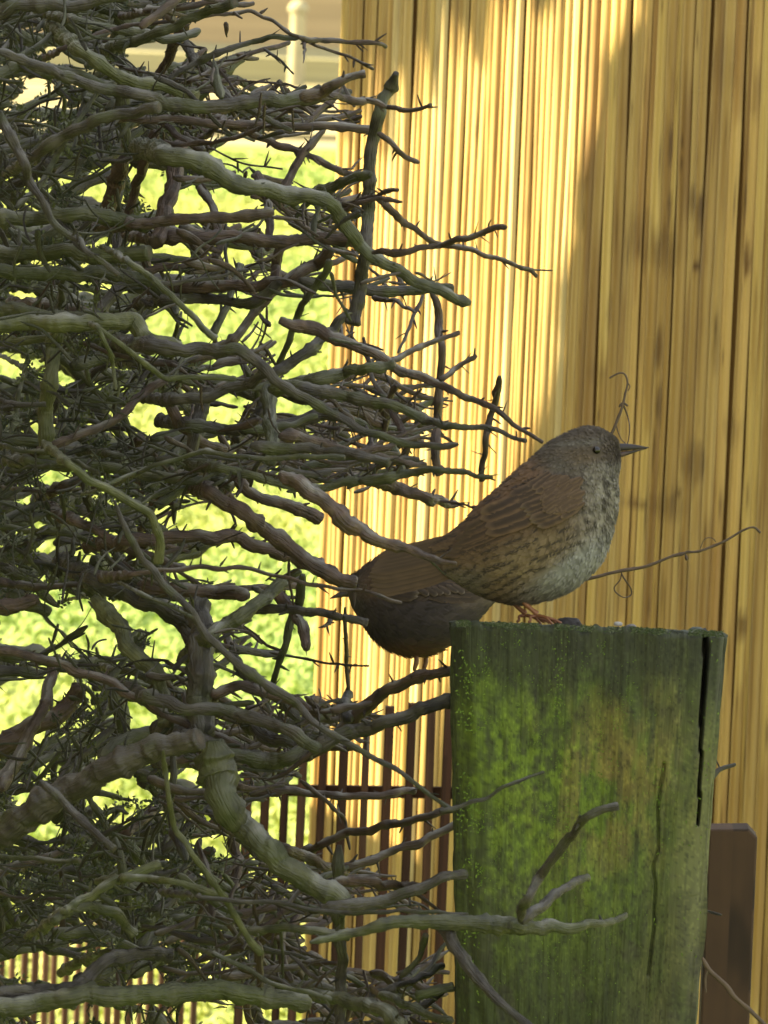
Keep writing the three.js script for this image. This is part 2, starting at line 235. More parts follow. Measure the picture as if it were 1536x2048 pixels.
// ---------------------------------------------------------------- mossy post
const POST_D = 2.955;
{
  const k = POST_D / F, O = at(1182, 1256, POST_D), base = V(O.x, 0, O.z), post = thing('wooden_post', base, 'thick square wooden post green with algae that the bird stands on', 'post');
  const hw = 275 * k, dp = .108, rc = .016, cols = 520, R = rng(12);
  // rounded square section, front edge at z = 0, back at -dp
  const sec = []; {
    const a = hw - rc, segs = []; const push = (x, z) => segs.push([x, z]);
    for (let i = 0; i <= 320; i++) push(lerp(-a, a, i / 320), 0);
    for (let i = 1; i <= 24; i++) { const t = i / 24 * Math.PI / 2; push(a + rc * Math.sin(t), -rc + rc * Math.cos(t)); }
    for (let i = 1; i <= 50; i++) push(hw, lerp(-rc, -dp + rc, i / 50));
    for (let i = 1; i <= 12; i++) { const t = i / 12 * Math.PI / 2; push(a + rc * Math.cos(t), -dp + rc - rc * Math.sin(t)); }
    for (let i = 1; i <= 40; i++) push(lerp(a, -a, i / 40), -dp);
    for (let i = 1; i <= 12; i++) { const t = i / 12 * Math.PI / 2; push(-a - rc * Math.sin(t), -dp + rc - rc * Math.cos(t)); }
    for (let i = 1; i <= 50; i++) push(-hw, lerp(-dp + rc, -rc, i / 50));
    for (let i = 1; i < 24; i++) { const t = i / 24 * Math.PI / 2; push(-a - rc * Math.cos(t), -rc + rc * Math.sin(t)); }
    sec.push(...segs);
  }
  const n = sec.length, H = O.y, vis = 830 * k;
  const ys = []; for (let j = 0; j <= 220; j++) ys.push(H - vis * j / 220); for (let j = 1; j <= 10; j++) ys.push(lerp(H - vis, 0, j / 10));
  const B = new Build(base);
  function look(px, py, side) {                        // colours of the wood: px, py count photograph pixels across the face and down from the top
    const g1 = fbm(px / 62, py / 260, 1, 5), g2 = fbm(px / 9, py / 120, 4, 4), sp = fbm(px / 13, py / 15, 7, 3), sp2 = noise(px / 4.5, py / 5.5, 3), big = fbm(px / 190 + 3, py / 240, 9, 3);
    let c = mix([.021, .030, .007], [.050, .062, .015], clamp(g2 * 1.5 - .25));                 // damp olive wood
    c = mix(c, [.088, .086, .034], sm(330, 470, px) * sm(.38, .66, g1) * .75);                    // greyer, paler at the right
    c = mix(c, [.050, .066, .018], sm(120, 20, px) * .65);
    const cx = (px - 200) / 210, cy = (py - 330) / 300, bl = Math.exp(-(cx * cx + cy * cy) * .9) * 1.1 + Math.exp(-(Math.pow((px - 80) / 70, 2) + Math.pow((py - 180) / 150, 2))) * .55;
    c = mix(c, mix([.045, .078, .008], [.108, .155, .011], sp), clamp(bl * sm(.34, .62, sp * .55 + g1 * .3 + big * .25)));   // bright algae
    c = mix(c, [.14, .105, .030], clamp(Math.exp(-(Math.pow((px - 330) / 130, 2) + Math.pow((py - 300) / 190, 2))) * sm(.45, .62, fbm(px / 40, py / 90, 12, 4)) * .75));
    const ed = sm(230, 45, py + (fbm(px / 26, py / 60, 2) - .5) * 190);
    c = mix(c, mix([.010, .013, .007], [.028, .032, .013], g2), ed * .92);                      // dark wet end grain rim
    c = mix(c, [.02, .022, .013], sm(.60, .74, fbm(px / 14, py / 120, 21, 4)) * .5 * (1 - .4 * sm(300, 800, py)));  // drip streaks
    c = mix(c, [.035, .032, .020], sm(.55, .70, fbm(px / 55, py / 60, 31, 4)) * sm(420, 720, py) * .6);
    if (sp2 > .76) c = mul(c, 1.4); if (sp2 < .2) c = mul(c, .58); c = mul(c, (.66 + .7 * fbm(px / 24, py / 30, 41, 3)) * (1 - .3 * sm(520, 800, py)));
    return c;
  }
  let prev = -1;
  for (const y of ys) {
    const ring = B.p.length / 3, py = (H - y) / k;
    for (let i = 0; i < n; i++) {
      let [x, z] = sec[i]; const px = (x + hw) / k, nx = Math.abs(x) > hw - .001 ? Math.sign(x) : 0, nz = z > -rc ? 1 : z < -dp + rc ? -1 : 0;
      x *= 1 - .00018 * py; x += .009 * k * py;
      const gr = (fbm(px / 7 + z * 900, py / 140, 3, 4) - .5) * .0010 + (fbm(px / 60 + z * 300, py / 200, 6, 3) - .5) * .006;
      let dz = gr * nz, dx = gr * nx;
      // split near the right corner, closing downwards
      const cw = 3.0 * sm(240, 10, py) + 2.4 * sm(470, 330, py), ccx = 508 + 12 * sm(0, 500, py) + (noise(py / 90, 5) - .5) * 5;
      if (nz > 0 && cw > .4) { const q = Math.abs(px - ccx) / cw; if (q < 1) dz -= .016 * (1 - q * q * q * q); }
      if (nz > 0 && px > 400 && px < 470 && py > 265 && py < 700) { const q = 1 - Math.abs((px - 436 - (noise(py / 40, 8) - .5) * 14) / 5); if (q > 0) dz -= .0026 * q; }
      const edge = py < 8 ? -(1 - py / 8) * .0024 : 0; dz += edge * nz; dx += edge * nx;
      // the top is sawn off true but frayed, and falls a little to the back
      const fall = py < 60 ? (z * .125 - .0046 * fbm(px / 15, z * 300, 2, 4) + .0023) * (1 - py / 60) : 0;
      let c = look(px + z * 1400 * (nz ? 0 : 1), py);
      if (nz > 0 && cw > .4 && Math.abs(px - ccx) < cw * 1.0) c = [.020, .017, .010];
      B.v(base.x + x + dx, y + fall, base.z + z + dz, c, (x + z) * 8, y * 2);
    }
    if (prev >= 0) for (let i = 0; i < n; i++) { const b = (i + 1) % n; B.q(prev + i, ring + i, ring + b, prev + b); }
    prev = ring;
  }
  { // top: concentric rings of the same outline
    let pr = 0;
    for (let j = 1; j <= 14; j++) {
      const f = 1 - j / 14, ring = B.p.length / 3;
      for (let i = 0; i < n; i++) { const x = sec[i][0] * f, z = lerp(-dp / 2, sec[i][1], f), q = fbm(x * 900, z * 900, 3, 3); B.v(base.x + x, H + z * .125 + (q - .5) * .0035, base.z + z, mix([.035, .045, .03], [.12, .13, .10], q * q), x * 8, z * 8); }
      for (let i = 0; i < n; i++) { const b = (i + 1) % n; B.q(pr + i, pr + b, ring + b, ring + i); }
      pr = ring;
    }
  }
  const fib = tex(256, 256, (u, v) => { const a = .6 * fbm(u * 40, v * 7, 2, 4) + .4 * fbm(u * 30, v * 30, 6, 3); return [a, a, a]; }, false, 4, 4);
  part('trunk', B.geo(), vmat({ roughness: .86, bumpMap: fib, bumpScale: .0006 }), post);
  // fringe of algae and moss: tiny soft blades on the face and along the top rim
  const mo = new Build(base); let made = 0;
  for (let t = 0; t < 40000 && made < 5200; t++) {
    const px = R() * 545, py = R() < .16 ? R() * 12 : R() * 820, cx = (px - 190) / 200, cy = (py - 330) / 290, pr = Math.exp(-(cx * cx + cy * cy)) * sm(.40, .62, fbm(px / 30, py / 34, 7, 3)) + (py < 12 ? .5 * sm(.4, .6, noise(px / 14, 3)) : 0);
    if (R() > pr) continue; made++;
    const x = base.x + (px * k - hw) * (1 - .00018 * py) + .009 * k * py, y = H - py * k + (py < 12 ? .001 : 0), z = base.z + (fbm(px / 60, py / 200, 6, 3) - .5) * .006 - .0004, l = (3 + R() * 5) * k, a = R() * 6.28, w = 1.5 * k, c = py < 12 ? mix([.03, .05, .015], [.15, .16, .11], R() * R()) : mix([.055, .10, .010], [.125, .195, .02], R());
    const i0 = mo.v(x - Math.sin(a) * w, y + Math.cos(a) * w, z, c), i1 = mo.v(x + Math.sin(a) * w, y - Math.cos(a) * w, z, c), i2 = mo.v(x + Math.cos(a) * l, y + Math.sin(a) * l * (py < 12 ? .5 : 1), z + (1.5 + R() * 3) * k, c); mo.t(i0, i1, i2);
  }
  const mm = part('moss', mo.geo(), vmat({ roughness: 1 }), post); mm.userData.kind = 'stuff';
  // crumbs lying on the post
  function crumb(name, px, py, d, w, h, c, label, cat, seed) {
    const P = at(px, py, d), B2 = new Build(P), Rr = rng(seed), kk = d / F;
    const g = new THREE.IcosahedronGeometry(1, 3), p = g.attributes.position;
    for (let i = 0; i < p.count; i++) { const q = 1 + .5 * (fbm(p.getX(i) * 1.7 + seed, p.getY(i) * 1.7, p.getZ(i) * 1.7, 3) - .5); p.setXYZ(i, p.getX(i) * w * kk * q, Math.max(-.35, p.getY(i)) * h * kk * q, p.getZ(i) * w * .7 * kk * q); }
    g.computeVertexNormals(); const m = part(name, g, new THREE.MeshStandardMaterial({ color: new THREE.Color().setRGB(...c), roughness: .7 })); m.position.copy(P); tag(m, label, cat); return m;
  }
  crumb('bark_lump', 1136, 1248, 2.985, 27, 14, [.022, .019, .018], 'dark damp lump lying on the post top right of the bird\'s toes', 'lump', 3);
  crumb('pale_crumb', 1236, 1249, 2.985, 9, 6, [.30, .29, .26], 'pale crumb on the post top, midway along its edge', 'crumb', 5);
  crumb('grey_crumb', 1262, 1253, 2.98, 11, 5, [.13, .125, .115], 'flat grey crumb on the post top beside the pale crumb', 'crumb', 9);
  crumb('lichen_crumb', 1395, 1262, 2.98, 18, 9, [.05, .06, .045], 'small dark lichen scrap on the right end of the post top', 'lichen scrap', 12);
}
// ---------------------------------------------------------------- the bush
const TIDY = 1;
{
  const base = at(-420, 1024, 3.2); base.y = 0;
  const bush = thing('bush', base, 'big tangled bush of bare brown and mossy twigs with cut ends, beside the birds', 'bush');
  const bark = vmat({ roughness: .6, bumpMap: tex(256, 256, (u, v) => { const a = .6 * fbm(u * 10, v * 34, 2, 4) + .4 * fbm(u * 44, v * 24, 6, 3); return [a, a, a]; }, false), bumpScale: .0012 }), R = rng(41);
  const tones = {
    b: [[.022, .014, .009], [.086, .054, .036]],        // reddish brown
    d: [[.015, .0125, .009], [.056, .048, .036]],        // dark
    g: [[.020, .023, .010], [.076, .078, .038]],        // mossy grey green
    y: [[.034, .038, .012], [.105, .110, .042]],         // green lichen
  };
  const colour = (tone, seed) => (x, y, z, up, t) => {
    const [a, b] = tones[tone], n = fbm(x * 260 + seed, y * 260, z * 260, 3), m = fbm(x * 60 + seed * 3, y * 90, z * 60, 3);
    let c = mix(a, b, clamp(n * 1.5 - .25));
    c = mix(c, [.32, .32, .29], sm(.47, .63, m) * sm(.2, .95, up) * (tone === 'd' ? .2 : .5));   // grey lichen plus painted pale sky highlights on upper sides
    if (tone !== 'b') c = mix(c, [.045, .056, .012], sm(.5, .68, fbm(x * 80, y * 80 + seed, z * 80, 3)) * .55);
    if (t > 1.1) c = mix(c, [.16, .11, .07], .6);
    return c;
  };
  let count = 0;
  const occupied = [];
  // tone, radii in photograph pixels at the start and at the end, distances from the lens, then points along the limb
  function limbAt(tone, r0, r1, d0, d1, pts, o = {}) {
    const B = new Build(base), W = pts.map((p, i) => at(p[0], p[1], lerp(d0, d1, i / Math.max(1, pts.length - 1)) + (i && i < pts.length - 1 ? (R() - .5) * .012 : 0) + (!i && o.back || 0)));
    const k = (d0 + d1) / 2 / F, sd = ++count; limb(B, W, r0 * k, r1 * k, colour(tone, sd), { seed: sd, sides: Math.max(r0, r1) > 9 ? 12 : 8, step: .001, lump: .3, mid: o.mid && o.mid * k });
    // thorns and stubs
    const n = o.spurs ?? Math.round(pts.length * 1.3), curve = new THREE.CatmullRomCurve3(W);
    for (let i = 0; i < n; i++) {
      const t = .15 + R() * .8, p = curve.getPoint(t), T = curve.getTangent(t), a = R() * 6.28, dir = T.clone().multiplyScalar(.5 + R() * .5).addScaledVector(RIGHT, Math.cos(a) * .8).addScaledVector(UP, Math.sin(a) * .9).addScaledVector(FWD, (R() - .5) * .8).normalize(), l = (10 + R() * 26) * k, rr = (1.6 + R() * 2.4) * k * (r0 > 7 ? 1.2 : .8);
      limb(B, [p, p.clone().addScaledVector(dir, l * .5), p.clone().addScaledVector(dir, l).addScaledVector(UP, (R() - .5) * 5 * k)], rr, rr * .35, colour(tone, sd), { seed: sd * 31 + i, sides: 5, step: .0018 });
    }
    const m = part(o.name || (Math.max(r0, r1) > 7 ? 'branch' : 'twig'), B.geo(), bark, bush);
    return m;
  }
  const Lb = (tone, r0, r1, d, pts, o = {}) => {        // the root of each limb runs back into the depth of the bush
    const e = (R() - .5) * .12; if (o.spurs === 0 || pts[0][0] < -5 || pts[0][0] > 470 || pts[1][0] - pts[0][0] < .75 * Math.hypot(pts[1][0] - pts[0][0], pts[1][1] - pts[0][1])) return limbAt(tone, r0, r1, d, d + e, pts, o);
    const [a, b] = pts, l = Math.hypot(b[0] - a[0], b[1] - a[1]) || 1, q = 55 + R() * 30, pre = [a[0] - (b[0] - a[0]) / l * q, a[1] - (b[1] - a[1]) / l * q + (R() - .5) * 20];
    return limbAt(tone, r0 * .8, r1, d, d + e, [pre, ...pts], { ...o, back: .16 + R() * .14 });
  };
  // upper part
  Lb('b', 10, 3, 3.10, [[120, 100], [180, 75], [230, 58], [340, 42], [420, 31], [500, 22], [543, 40], [582, 68], [628, 90], [677, 107], [725, 127], [747, 138]]);
  Lb('b', 5, 1, 3.09, [[451, 44], [453, 58], [454, 74]], { spurs: 0 });
  Lb('b', 4, 1, 3.09, [[604, 80], [611, 100], [606, 126]], { spurs: 0 });
  Lb('b', 6, 4, 3.08, [[596, 74], [640, 80], [700, 85], [752, 86], [772, 94]]);
  Lb('d', 6, 6, 3.14, [[330, 165], [395, 125], [440, 104], [500, 85], [545, 73], [596, 74]]);
  Lb('b', 6, 5, 3.16, [[380, 162], [440, 133], [490, 112], [530, 98], [580, 84]]);
  Lb('d', 4, 1.5, 3.16, [[528, 98], [560, 120], [587, 148]]);
  Lb('b', 12, 9, 3.22, [[372, 48], [345, 95], [318, 146]]);
  Lb('b', 7, 2, 3.18, [[230, 128], [280, 143], [340, 155], [420, 160], [500, 163], [577, 173]]);
  Lb('d', 8, 16, 2.98, [[-30, 98], [50, 122], [98, 138], [163, 163], [228, 180], [277, 190], [325, 206], [395, 214], [500, 203], [595, 196], [645, 186]]);
  Lb('b', 13, 7, 2.99, [[600, 196], [645, 186], [680, 164], [731, 148]]);
  Lb('b', 9, 6, 3.02, [[640, 196], [690, 197], [740, 200], [772, 214]]);
  Lb('d', 12, 13, 3.08, [[792, 146], [780, 180], [758, 230], [748, 270], [742, 310], [739, 360], [735, 425], [731, 500], [722, 570], [705, 650]]);
  Lb('b', 5, 4, 3.06, [[770, 214], [812, 221], [862, 210]]);
  Lb('b', 6, 5, 3.05, [[755, 266], [797, 302], [838, 326]]);
  Lb('b', 7, 9, 3.08, [[250, 236], [310, 240], [400, 244], [480, 250], [560, 252], [640, 251], [742, 258]]);
  Lb('b', 10, 7, 3.10, [[470, 252], [505, 268], [560, 292], [608, 306], [655, 330], [690, 346], [728, 352]]);
  Lb('b', 6, 10, 3.12, [[650, 258], [625, 285], [606, 306], [582, 350], [566, 384]]);
  Lb('b', 10, 4, 3.12, [[330, 285], [400, 285], [470, 276], [548, 250]]);
  Lb('b', 5, 2, 3.14, [[430, 300], [480, 325], [565, 338]]);
  Lb('g', 19, 10, 3.00, [[330, 310], [380, 318], [440, 350], [500, 374], [560, 386], [620, 390], [662, 408], [690, 450], [720, 490], [762, 525], [830, 564], [890, 585], [941, 606]], { mid: 20 });
  Lb('g', 9, 12, 3.03, [[742, 348], [700, 358], [665, 375], [620, 395]]);
  Lb('b', 6, 4, 3.07, [[682, 410], [730, 396], [765, 386], [795, 380]]);
  Lb('b', 6, 4, 3.05, [[670, 430], [710, 408], [760, 396], [804, 404]]);
  Lb('b', 7, 4, 3.04, [[752, 398], [790, 428], [830, 458], [875, 487], [920, 494], [992, 516], [1040, 535], [1073, 553]]);
  Lb('b', 3, 1.5, 3.04, [[1045, 537], [1070, 540], [1104, 541]], { spurs: 0 });
  Lb('b', 7, 6, 3.02, [[745, 505], [813, 503], [878, 492], [935, 476], [975, 462], [1013, 454]]);
  Lb('b', 4, 1, 3.02, [[965, 470], [977, 456], [982, 440]], { spurs: 0 });
  Lb('d', 12, 10, 3.10, [[600, 560], [670, 572], [750, 582], [830, 580], [905, 578]]);
  Lb('b', 4, 3, 3.18, [[847, 588], [823, 643], [796, 706]]);
  Lb('b', 8, 8, 3.12, [[863, 585], [878, 640], [883, 692], [880, 757], [876, 800], [873, 840], [870, 900], [880, 950]]);
  Lb('b', 3, 1, 3.1, [[830, 545], [868, 562], [902, 545]]);
  Lb('b', 6, 3, 3.1, [[745, 595], [790, 600], [830, 625]], { spurs: 5 });
  // middle
  Lb('b', 14, 3.5, 3.04, [[560, 640], [640, 660], [690, 685], [774, 724], [813, 747], [862, 762], [904, 780], [950, 800], [992, 819], [1028, 850], [1086, 885]]);
  Lb('b', 6, 5, 3.06, [[776, 724], [845, 692], [918, 665]]);
  Lb('b', 6, 5, 3.05, [[880, 760], [910, 737], [954, 711]]);
  Lb('b', 7, 6, 3.06, [[999, 753], [995, 783], [982, 832], [972, 880], [964, 962]]);
  Lb('g', 15, 9, 3.02, [[540, 778], [585, 770], [640, 757], [690, 745], [735, 735], [790, 728]]);
  Lb('d', 19, 6, 2.97, [[300, 692], [350, 698], [400, 697], [475, 698], [510, 720], [548, 758], [585, 784], [660, 824], [725, 862], [790, 882], [850, 890], [917, 888]], { mid: 16 });
  Lb('d', 14, 4, 2.99, [[560, 765], [610, 776], [693, 790], [775, 808], [855, 840], [905, 852], [1000, 862], [1052, 882]]);
  Lb('d', 12, 10, 3.1, [[540, 750], [575, 730], [620, 698], [665, 662], [700, 630]]);
  Lb('g', 6, 8, 3.13, [[546, 756], [575, 690], [597, 626], [612, 600], [640, 560], [660, 520]]);
  Lb('b', 9, 9, 3.15, [[450, 690], [507, 628], [545, 585], [600, 540], [655, 500]]);
  Lb('g', 8, 8, 3.2, [[420, 676], [443, 630], [462, 582], [480, 530]]);
  Lb('g', 4, 3, 2.92, [[662, 545], [672, 590], [702, 642]]);
  Lb('d', 10, 5, 2.88, [[0, 222], [20, 270], [35, 300], [52, 330], [58, 360], [85, 400], [107, 445], [137, 470], [170, 500], [237, 550]]);
  Lb('g', 6, 7, 2.92, [[255, 522], [300, 555], [342, 590], [384, 630], [432, 678]]);
  Lb('y', 16, 18, 3.02, [[-40, 650], [60, 642], [130, 644], [200, 642], [265, 645], [300, 685], [360, 702]]);
  Lb('g', 14, 13, 3.08, [[-30, 615], [60, 624], [130, 632], [220, 640]]);
  Lb('y', 5, 6, 2.93, [[195, 655], [235, 684], [283, 722], [332, 756], [400, 754], [470, 757]]);
  Lb('y', 5, 4, 2.93, [[195, 655], [212, 690], [226, 730], [232, 780]]);
  Lb('g', 5, 5, 2.94, [[280, 945], [310, 930], [358, 918], [407, 903], [460, 912], [530, 918], [600, 912], [690, 916]]);
  Lb('y', 14, 16, 3.12, [[112, 650], [108, 690], [100, 760], [92, 820], [95, 905]]);
  Lb('b', 8, 9, 3.06, [[110, 890], [200, 855], [255, 820], [290, 785], [335, 760]]);
  Lb('y', 9, 9, 2.9, [[135, 925], [175, 958], [212, 975], [254, 1000], [300, 1028], [320, 1080], [316, 1125]]);
  Lb('g', 4, 4, 2.9, [[212, 972], [260, 949], [315, 930]]);
  Lb('d', 6, 4, 2.86, [[228, 1000], [254, 1063], [287, 1120], [325, 1167], [375, 1213], [407, 1265], [455, 1310], [500, 1345], [560, 1387], [600, 1415], [650, 1460], [720, 1500], [790, 1537], [860, 1590], [906, 1622]], { mid: 9 });
  Lb('g', 3, 4, 2.88, [[280, 1186], [342, 1213], [385, 1235]]);
  Lb('y', 17, 14, 3.1, [[185, 1195], [210, 1225], [245, 1262], [270, 1310], [310, 1340], [325, 1390], [332, 1450]]);
  Lb('d', 22, 26, 3.08, [[390, 1200], [405, 1250], [402, 1320], [396, 1400], [405, 1470]]);
  Lb('b', 9, 9, 3.04, [[-30, 1288], [30, 1305], [98, 1322], [180, 1350], [228, 1367], [277, 1396], [330, 1430], [400, 1462], [490, 1500]]);
  Lb('b', 15, 10, 3.12, [[0, 1580], [20, 1545], [50, 1490], [78, 1430], [95, 1375], [104, 1330]]);
  Lb('b', 24, 15, 3.22, [[-30, 1500], [40, 1470], [100, 1440], [140, 1405], [160, 1370]]);
  Lb('g', 14, 8, 3.0, [[440, 935], [505, 950], [561, 968], [622, 975], [722, 962], [790, 950]]);
  Lb('g', 11, 3.5, 2.995, [[720, 962], [776, 957], [830, 944], [880, 940], [930, 944], [985, 955]]);
  Lb('b', 15, 8, 2.99, [[740, 962], [790, 974], [847, 993], [885, 1004], [915, 1008]]);
  Lb('b', 3, 2, 3.0, [[880, 1002], [925, 1008], [952, 1018]]);
  Lb('b', 17, 3.5, 2.92, [[560, 950], [600, 968], [643, 998], [693, 1047], [776, 1088], [847, 1111], [913, 1127]], { mid: 15, spurs: 3 });
  Lb('g', 3, 1.5, 2.92, [[847, 1112], [868, 1128], [892, 1150]], { spurs: 0 });
  Lb('b', 15, 13, 3.1, [[250, 1082], [330, 1076], [400, 1072], [482, 1077], [543, 1098], [600, 1122], [645, 1134]]);
  Lb('b', 14, 3, 2.94, [[260, 1150], [320, 1140], [400, 1133], [472, 1135], [543, 1151], [586, 1158], [650, 1172], [704, 1180], [751, 1188], [803, 1206]]);
  Lb('b', 18, 14, 3.12, [[300, 1176], [360, 1181], [430, 1184], [498, 1192]]);
  Lb('g', 16, 13, 3.0, [[425, 1270], [452, 1250], [490, 1225], [530, 1198], [566, 1162]]);
  Lb('d', 9, 8, 3.04, [[490, 1220], [525, 1219], [586, 1219], [643, 1226], [680, 1235], [735, 1248]]);
  Lb('b', 6, 3, 3.03, [[672, 1231], [660, 1240], [648, 1254]]);
  Lb('g', 10, 5, 3.1, [[606, 1150], [592, 1220], [572, 1290], [552, 1345], [534, 1394]]);
  Lb('b', 3, 2, 3.14, [[540, 1305], [600, 1316], [650, 1326], [700, 1331], [738, 1332]]);
  Lb('b', 4, 4, 3.3, [[690, 1215], [691, 1270], [693, 1330], [696, 1400]]);
  Lb('b', 18, 15, 3.06, [[420, 985], [455, 1008], [500, 1036], [543, 1070], [600, 1111], [650, 1142], [712, 1166]]);
  Lb('d', 12, 10, 3.06, [[350, 800], [420, 795], [490, 770], [540, 745]]);
  Lb('d', 13, 12, 3.1, [[380, 850], [450, 860], [520, 862], [575, 850], [640, 830], [700, 830]]);
  Lb('b', 12, 5, 3.0, [[560, 872], [640, 888], [700, 905], [790, 918], [850, 930]]);
  Lb('d', 12, 8, 2.98, [[500, 890], [580, 898], [650, 905], [720, 912], [780, 925]]);
  Lb('g', 14, 12, 3.05, [[535, 770], [540, 830], [545, 890], [540, 930]]);
  // lower part
  Lb('d', 32, 22, 2.98, [[-40, 1692], [0, 1668], [80, 1612], [146, 1578], [228, 1532], [325, 1490], [400, 1476]]);
  Lb('d', 22, 13, 3.02, [[380, 1478], [450, 1506], [531, 1520], [580, 1516], [632, 1495], [710, 1463], [775, 1443], [873, 1407], [918, 1396]]);
  Lb('b', 15, 9, 3.06, [[676, 1462], [715, 1428], [775, 1378], [824, 1358], [873, 1348], [912, 1338]]);
  Lb('d', 11, 9, 3.05, [[696, 1440], [690, 1415], [697, 1388]]);
  Lb('b', 5, 3, 3.05, [[620, 1422], [650, 1424], [690, 1420]]);
  Lb('d', 18, 12, 3.0, [[300, 1395], [370, 1420], [450, 1420], [520, 1440], [590, 1465], [640, 1500]]);
  Lb('g', 36, 20, 2.99, [[425, 1480], [440, 1560], [452, 1610], [482, 1650], [522, 1692], [562, 1730], [620, 1765], [672, 1790], [700, 1822]], { mid: 26 });
  Lb('y', 5, 7, 2.86, [[326, 1500], [330, 1540], [338, 1597], [351, 1660], [384, 1708], [423, 1760], [456, 1806], [478, 1845], [500, 1880], [522, 1908]]);
  Lb('g', 6, 17, 2.83, [[620, 1885], [690, 1868], [760, 1852], [830, 1842], [930, 1846], [1020, 1850], [1062, 1854]], { mid: 15, spurs: 2 });
  Lb('g', 15, 5, 2.83, [[1020, 1850], [1080, 1856], [1160, 1853], [1215, 1846], [1252, 1830]], { spurs: 6 });
  Lb('d', 10, 8, 2.82, [[1040, 1842], [1055, 1797], [1080, 1755], [1133, 1682], [1175, 1634], [1237, 1612]], { spurs: 3 });
  Lb('d', 11, 7, 2.83, [[1044, 1846], [1100, 1797], [1142, 1770], [1176, 1756]], { spurs: 1 });
  Lb('d', 5, 3, 2.86, [[880, 1622], [912, 1616], [975, 1596], [1005, 1574], [1088, 1544]], { spurs: 1 });
  Lb('d', 15, 7, 2.85, [[885, 1850], [905, 1888], [948, 1948], [997, 2001], [1065, 2058]], { spurs: 1 });
  Lb('d', 9, 4, 2.88, [[400, 1795], [450, 1800], [530, 1803], [620, 1819], [680, 1826], [745, 1824], [840, 1824], [937, 1828]], { spurs: 3 });
  Lb('d', 14, 9, 2.9, [[640, 1822], [710, 1812], [775, 1800], [840, 1778], [890, 1753], [932, 1750]], { spurs: 3 });
  Lb('b', 11, 9, 2.98, [[670, 1762], [743, 1765], [800, 1773], [850, 1780]]);
  Lb('d', 10, 12, 3.02, [[680, 1690], [677, 1760], [678, 1850], [684, 1930], [682, 2060]]);
  Lb('g', 9, 9, 3.0, [[480, 1856], [540, 1858], [610, 1860], [700, 1868]]);
  Lb('g', 4, 5, 2.9, [[430, 1908], [500, 1940], [540, 1965], [620, 1985], [662, 1999]]);
  Lb('g', 14, 14, 2.92, [[620, 1984], [680, 1996], [733, 2008], [772, 2024], [806, 2056]]);
  Lb('d', 8, 7, 3.0, [[740, 1996], [790, 1974], [840, 1952], [886, 1932]]);
  Lb('d', 6, 6, 3.0, [[800, 1955], [840, 1912], [852, 1870]]);
  Lb('g', 9, 8, 2.96, [[760, 1990], [800, 2006], [845, 2024], [906, 2042]]);
  Lb('g', 9, 9, 2.99, [[830, 1992], [865, 1983], [908, 1974]]);
  Lb('d', 14, 14, 2.96, [[-30, 1990], [60, 1986], [130, 1978], [170, 1960], [208, 1926], [285, 1906], [340, 1912]]);
  Lb('g', 20, 18, 2.95, [[-30, 2018], [70, 2006], [146, 1994], [293, 1990], [407, 1980], [510, 1990], [620, 2010]]);
  Lb('g', 7, 10, 2.92, [[110, 1840], [140, 1822], [182, 1811], [228, 1823], [250, 1850], [270, 1868]]);
  Lb('y', 12, 9, 2.93, [[130, 1822], [160, 1802], [205, 1775], [260, 1752], [320, 1728]]);
  Lb('y', 10, 7, 2.92, [[250, 1756], [293, 1757], [342, 1762], [390, 1775], [440, 1790]]);
  Lb('g', 5, 5, 2.94, [[-20, 1708], [40, 1716], [98, 1721], [160, 1722]]);
  Lb('d', 9, 8, 2.9, [[80, 1562], [137, 1614], [182, 1656], [230, 1698]]);
  Lb('b', 12, 11, 3.06, [[430, 1390], [480, 1372], [560, 1395], [640, 1428]]);
  Lb('d', 22, 18, 3.16, [[190, 1160], [250, 1185], [310, 1208], [370, 1238], [420, 1262]]);
  Lb('d', 16, 16, 3.2, [[235, 1130], [290, 1180], [345, 1228], [395, 1290]]);
  Lb('b', 13, 10, 3.12, [[545, 1180], [580, 1215], [604, 1250], [612, 1300]]);
  Lb('b', 12, 12, 3.14, [[460, 945], [500, 985], [535, 1000], [600, 1020], [640, 1040]]);
  Lb('d', 14, 10, 3.14, [[330, 600], [400, 597], [450, 600], [505, 605], [560, 560]]);
  Lb('b', 10, 8, 3.16, [[515, 345], [535, 400], [540, 450], [535, 500]]);
  Lb('b', 9, 8, 3.16, [[400, 375], [430, 425], [440, 470], [430, 520]]);
  Lb('b', 12, 9, 3.14, [[335, 800], [360, 850], [395, 880], [450, 900]]);
  Lb('d', 14, 12, 3.12, [[420, 775], [405, 815], [390, 860], [380, 910]]);
  Lb('d', 13, 10, 3.15, [[545, 790], [525, 820], [500, 850], [470, 880]]);
  Lb('d', 16, 12, 3.1, [[480, 1430], [530, 1470], [600, 1490], [660, 1480]]);
  Lb('d', 10, 8, 3.1, [[470, 1310], [500, 1360], [560, 1400], [600, 1440]]);
  // left
  Lb('y', 14, 13, 3.06, [[160, 100], [200, 128], [228, 146], [277, 166], [340, 174], [395, 196]]);
  Lb('d', 11, 11, 2.95, [[60, 318], [95, 292], [130, 270], [195, 238], [244, 226], [318, 216]]);
  Lb('b', 10, 9, 3.14, [[310, 262], [300, 300], [286, 330], [270, 386], [255, 432]]);
  Lb('b', 15, 15, 3.18, [[245, 318], [234, 350], [222, 400], [214, 445]]);
  Lb('b', 16, 14, 3.14, [[355, 285], [347, 375], [328, 430], [310, 485]]);
  Lb('b', 12, 11, 3.08, [[270, 448], [340, 440], [420, 436], [500, 431], [548, 424]]);
  Lb('b', 12, 12, 3.1, [[330, 478], [400, 475], [497, 476], [563, 485], [640, 476], [705, 478]]);
  Lb('b', 10, 10, 3.12, [[546, 575], [552, 530], [560, 498], [590, 478]]);
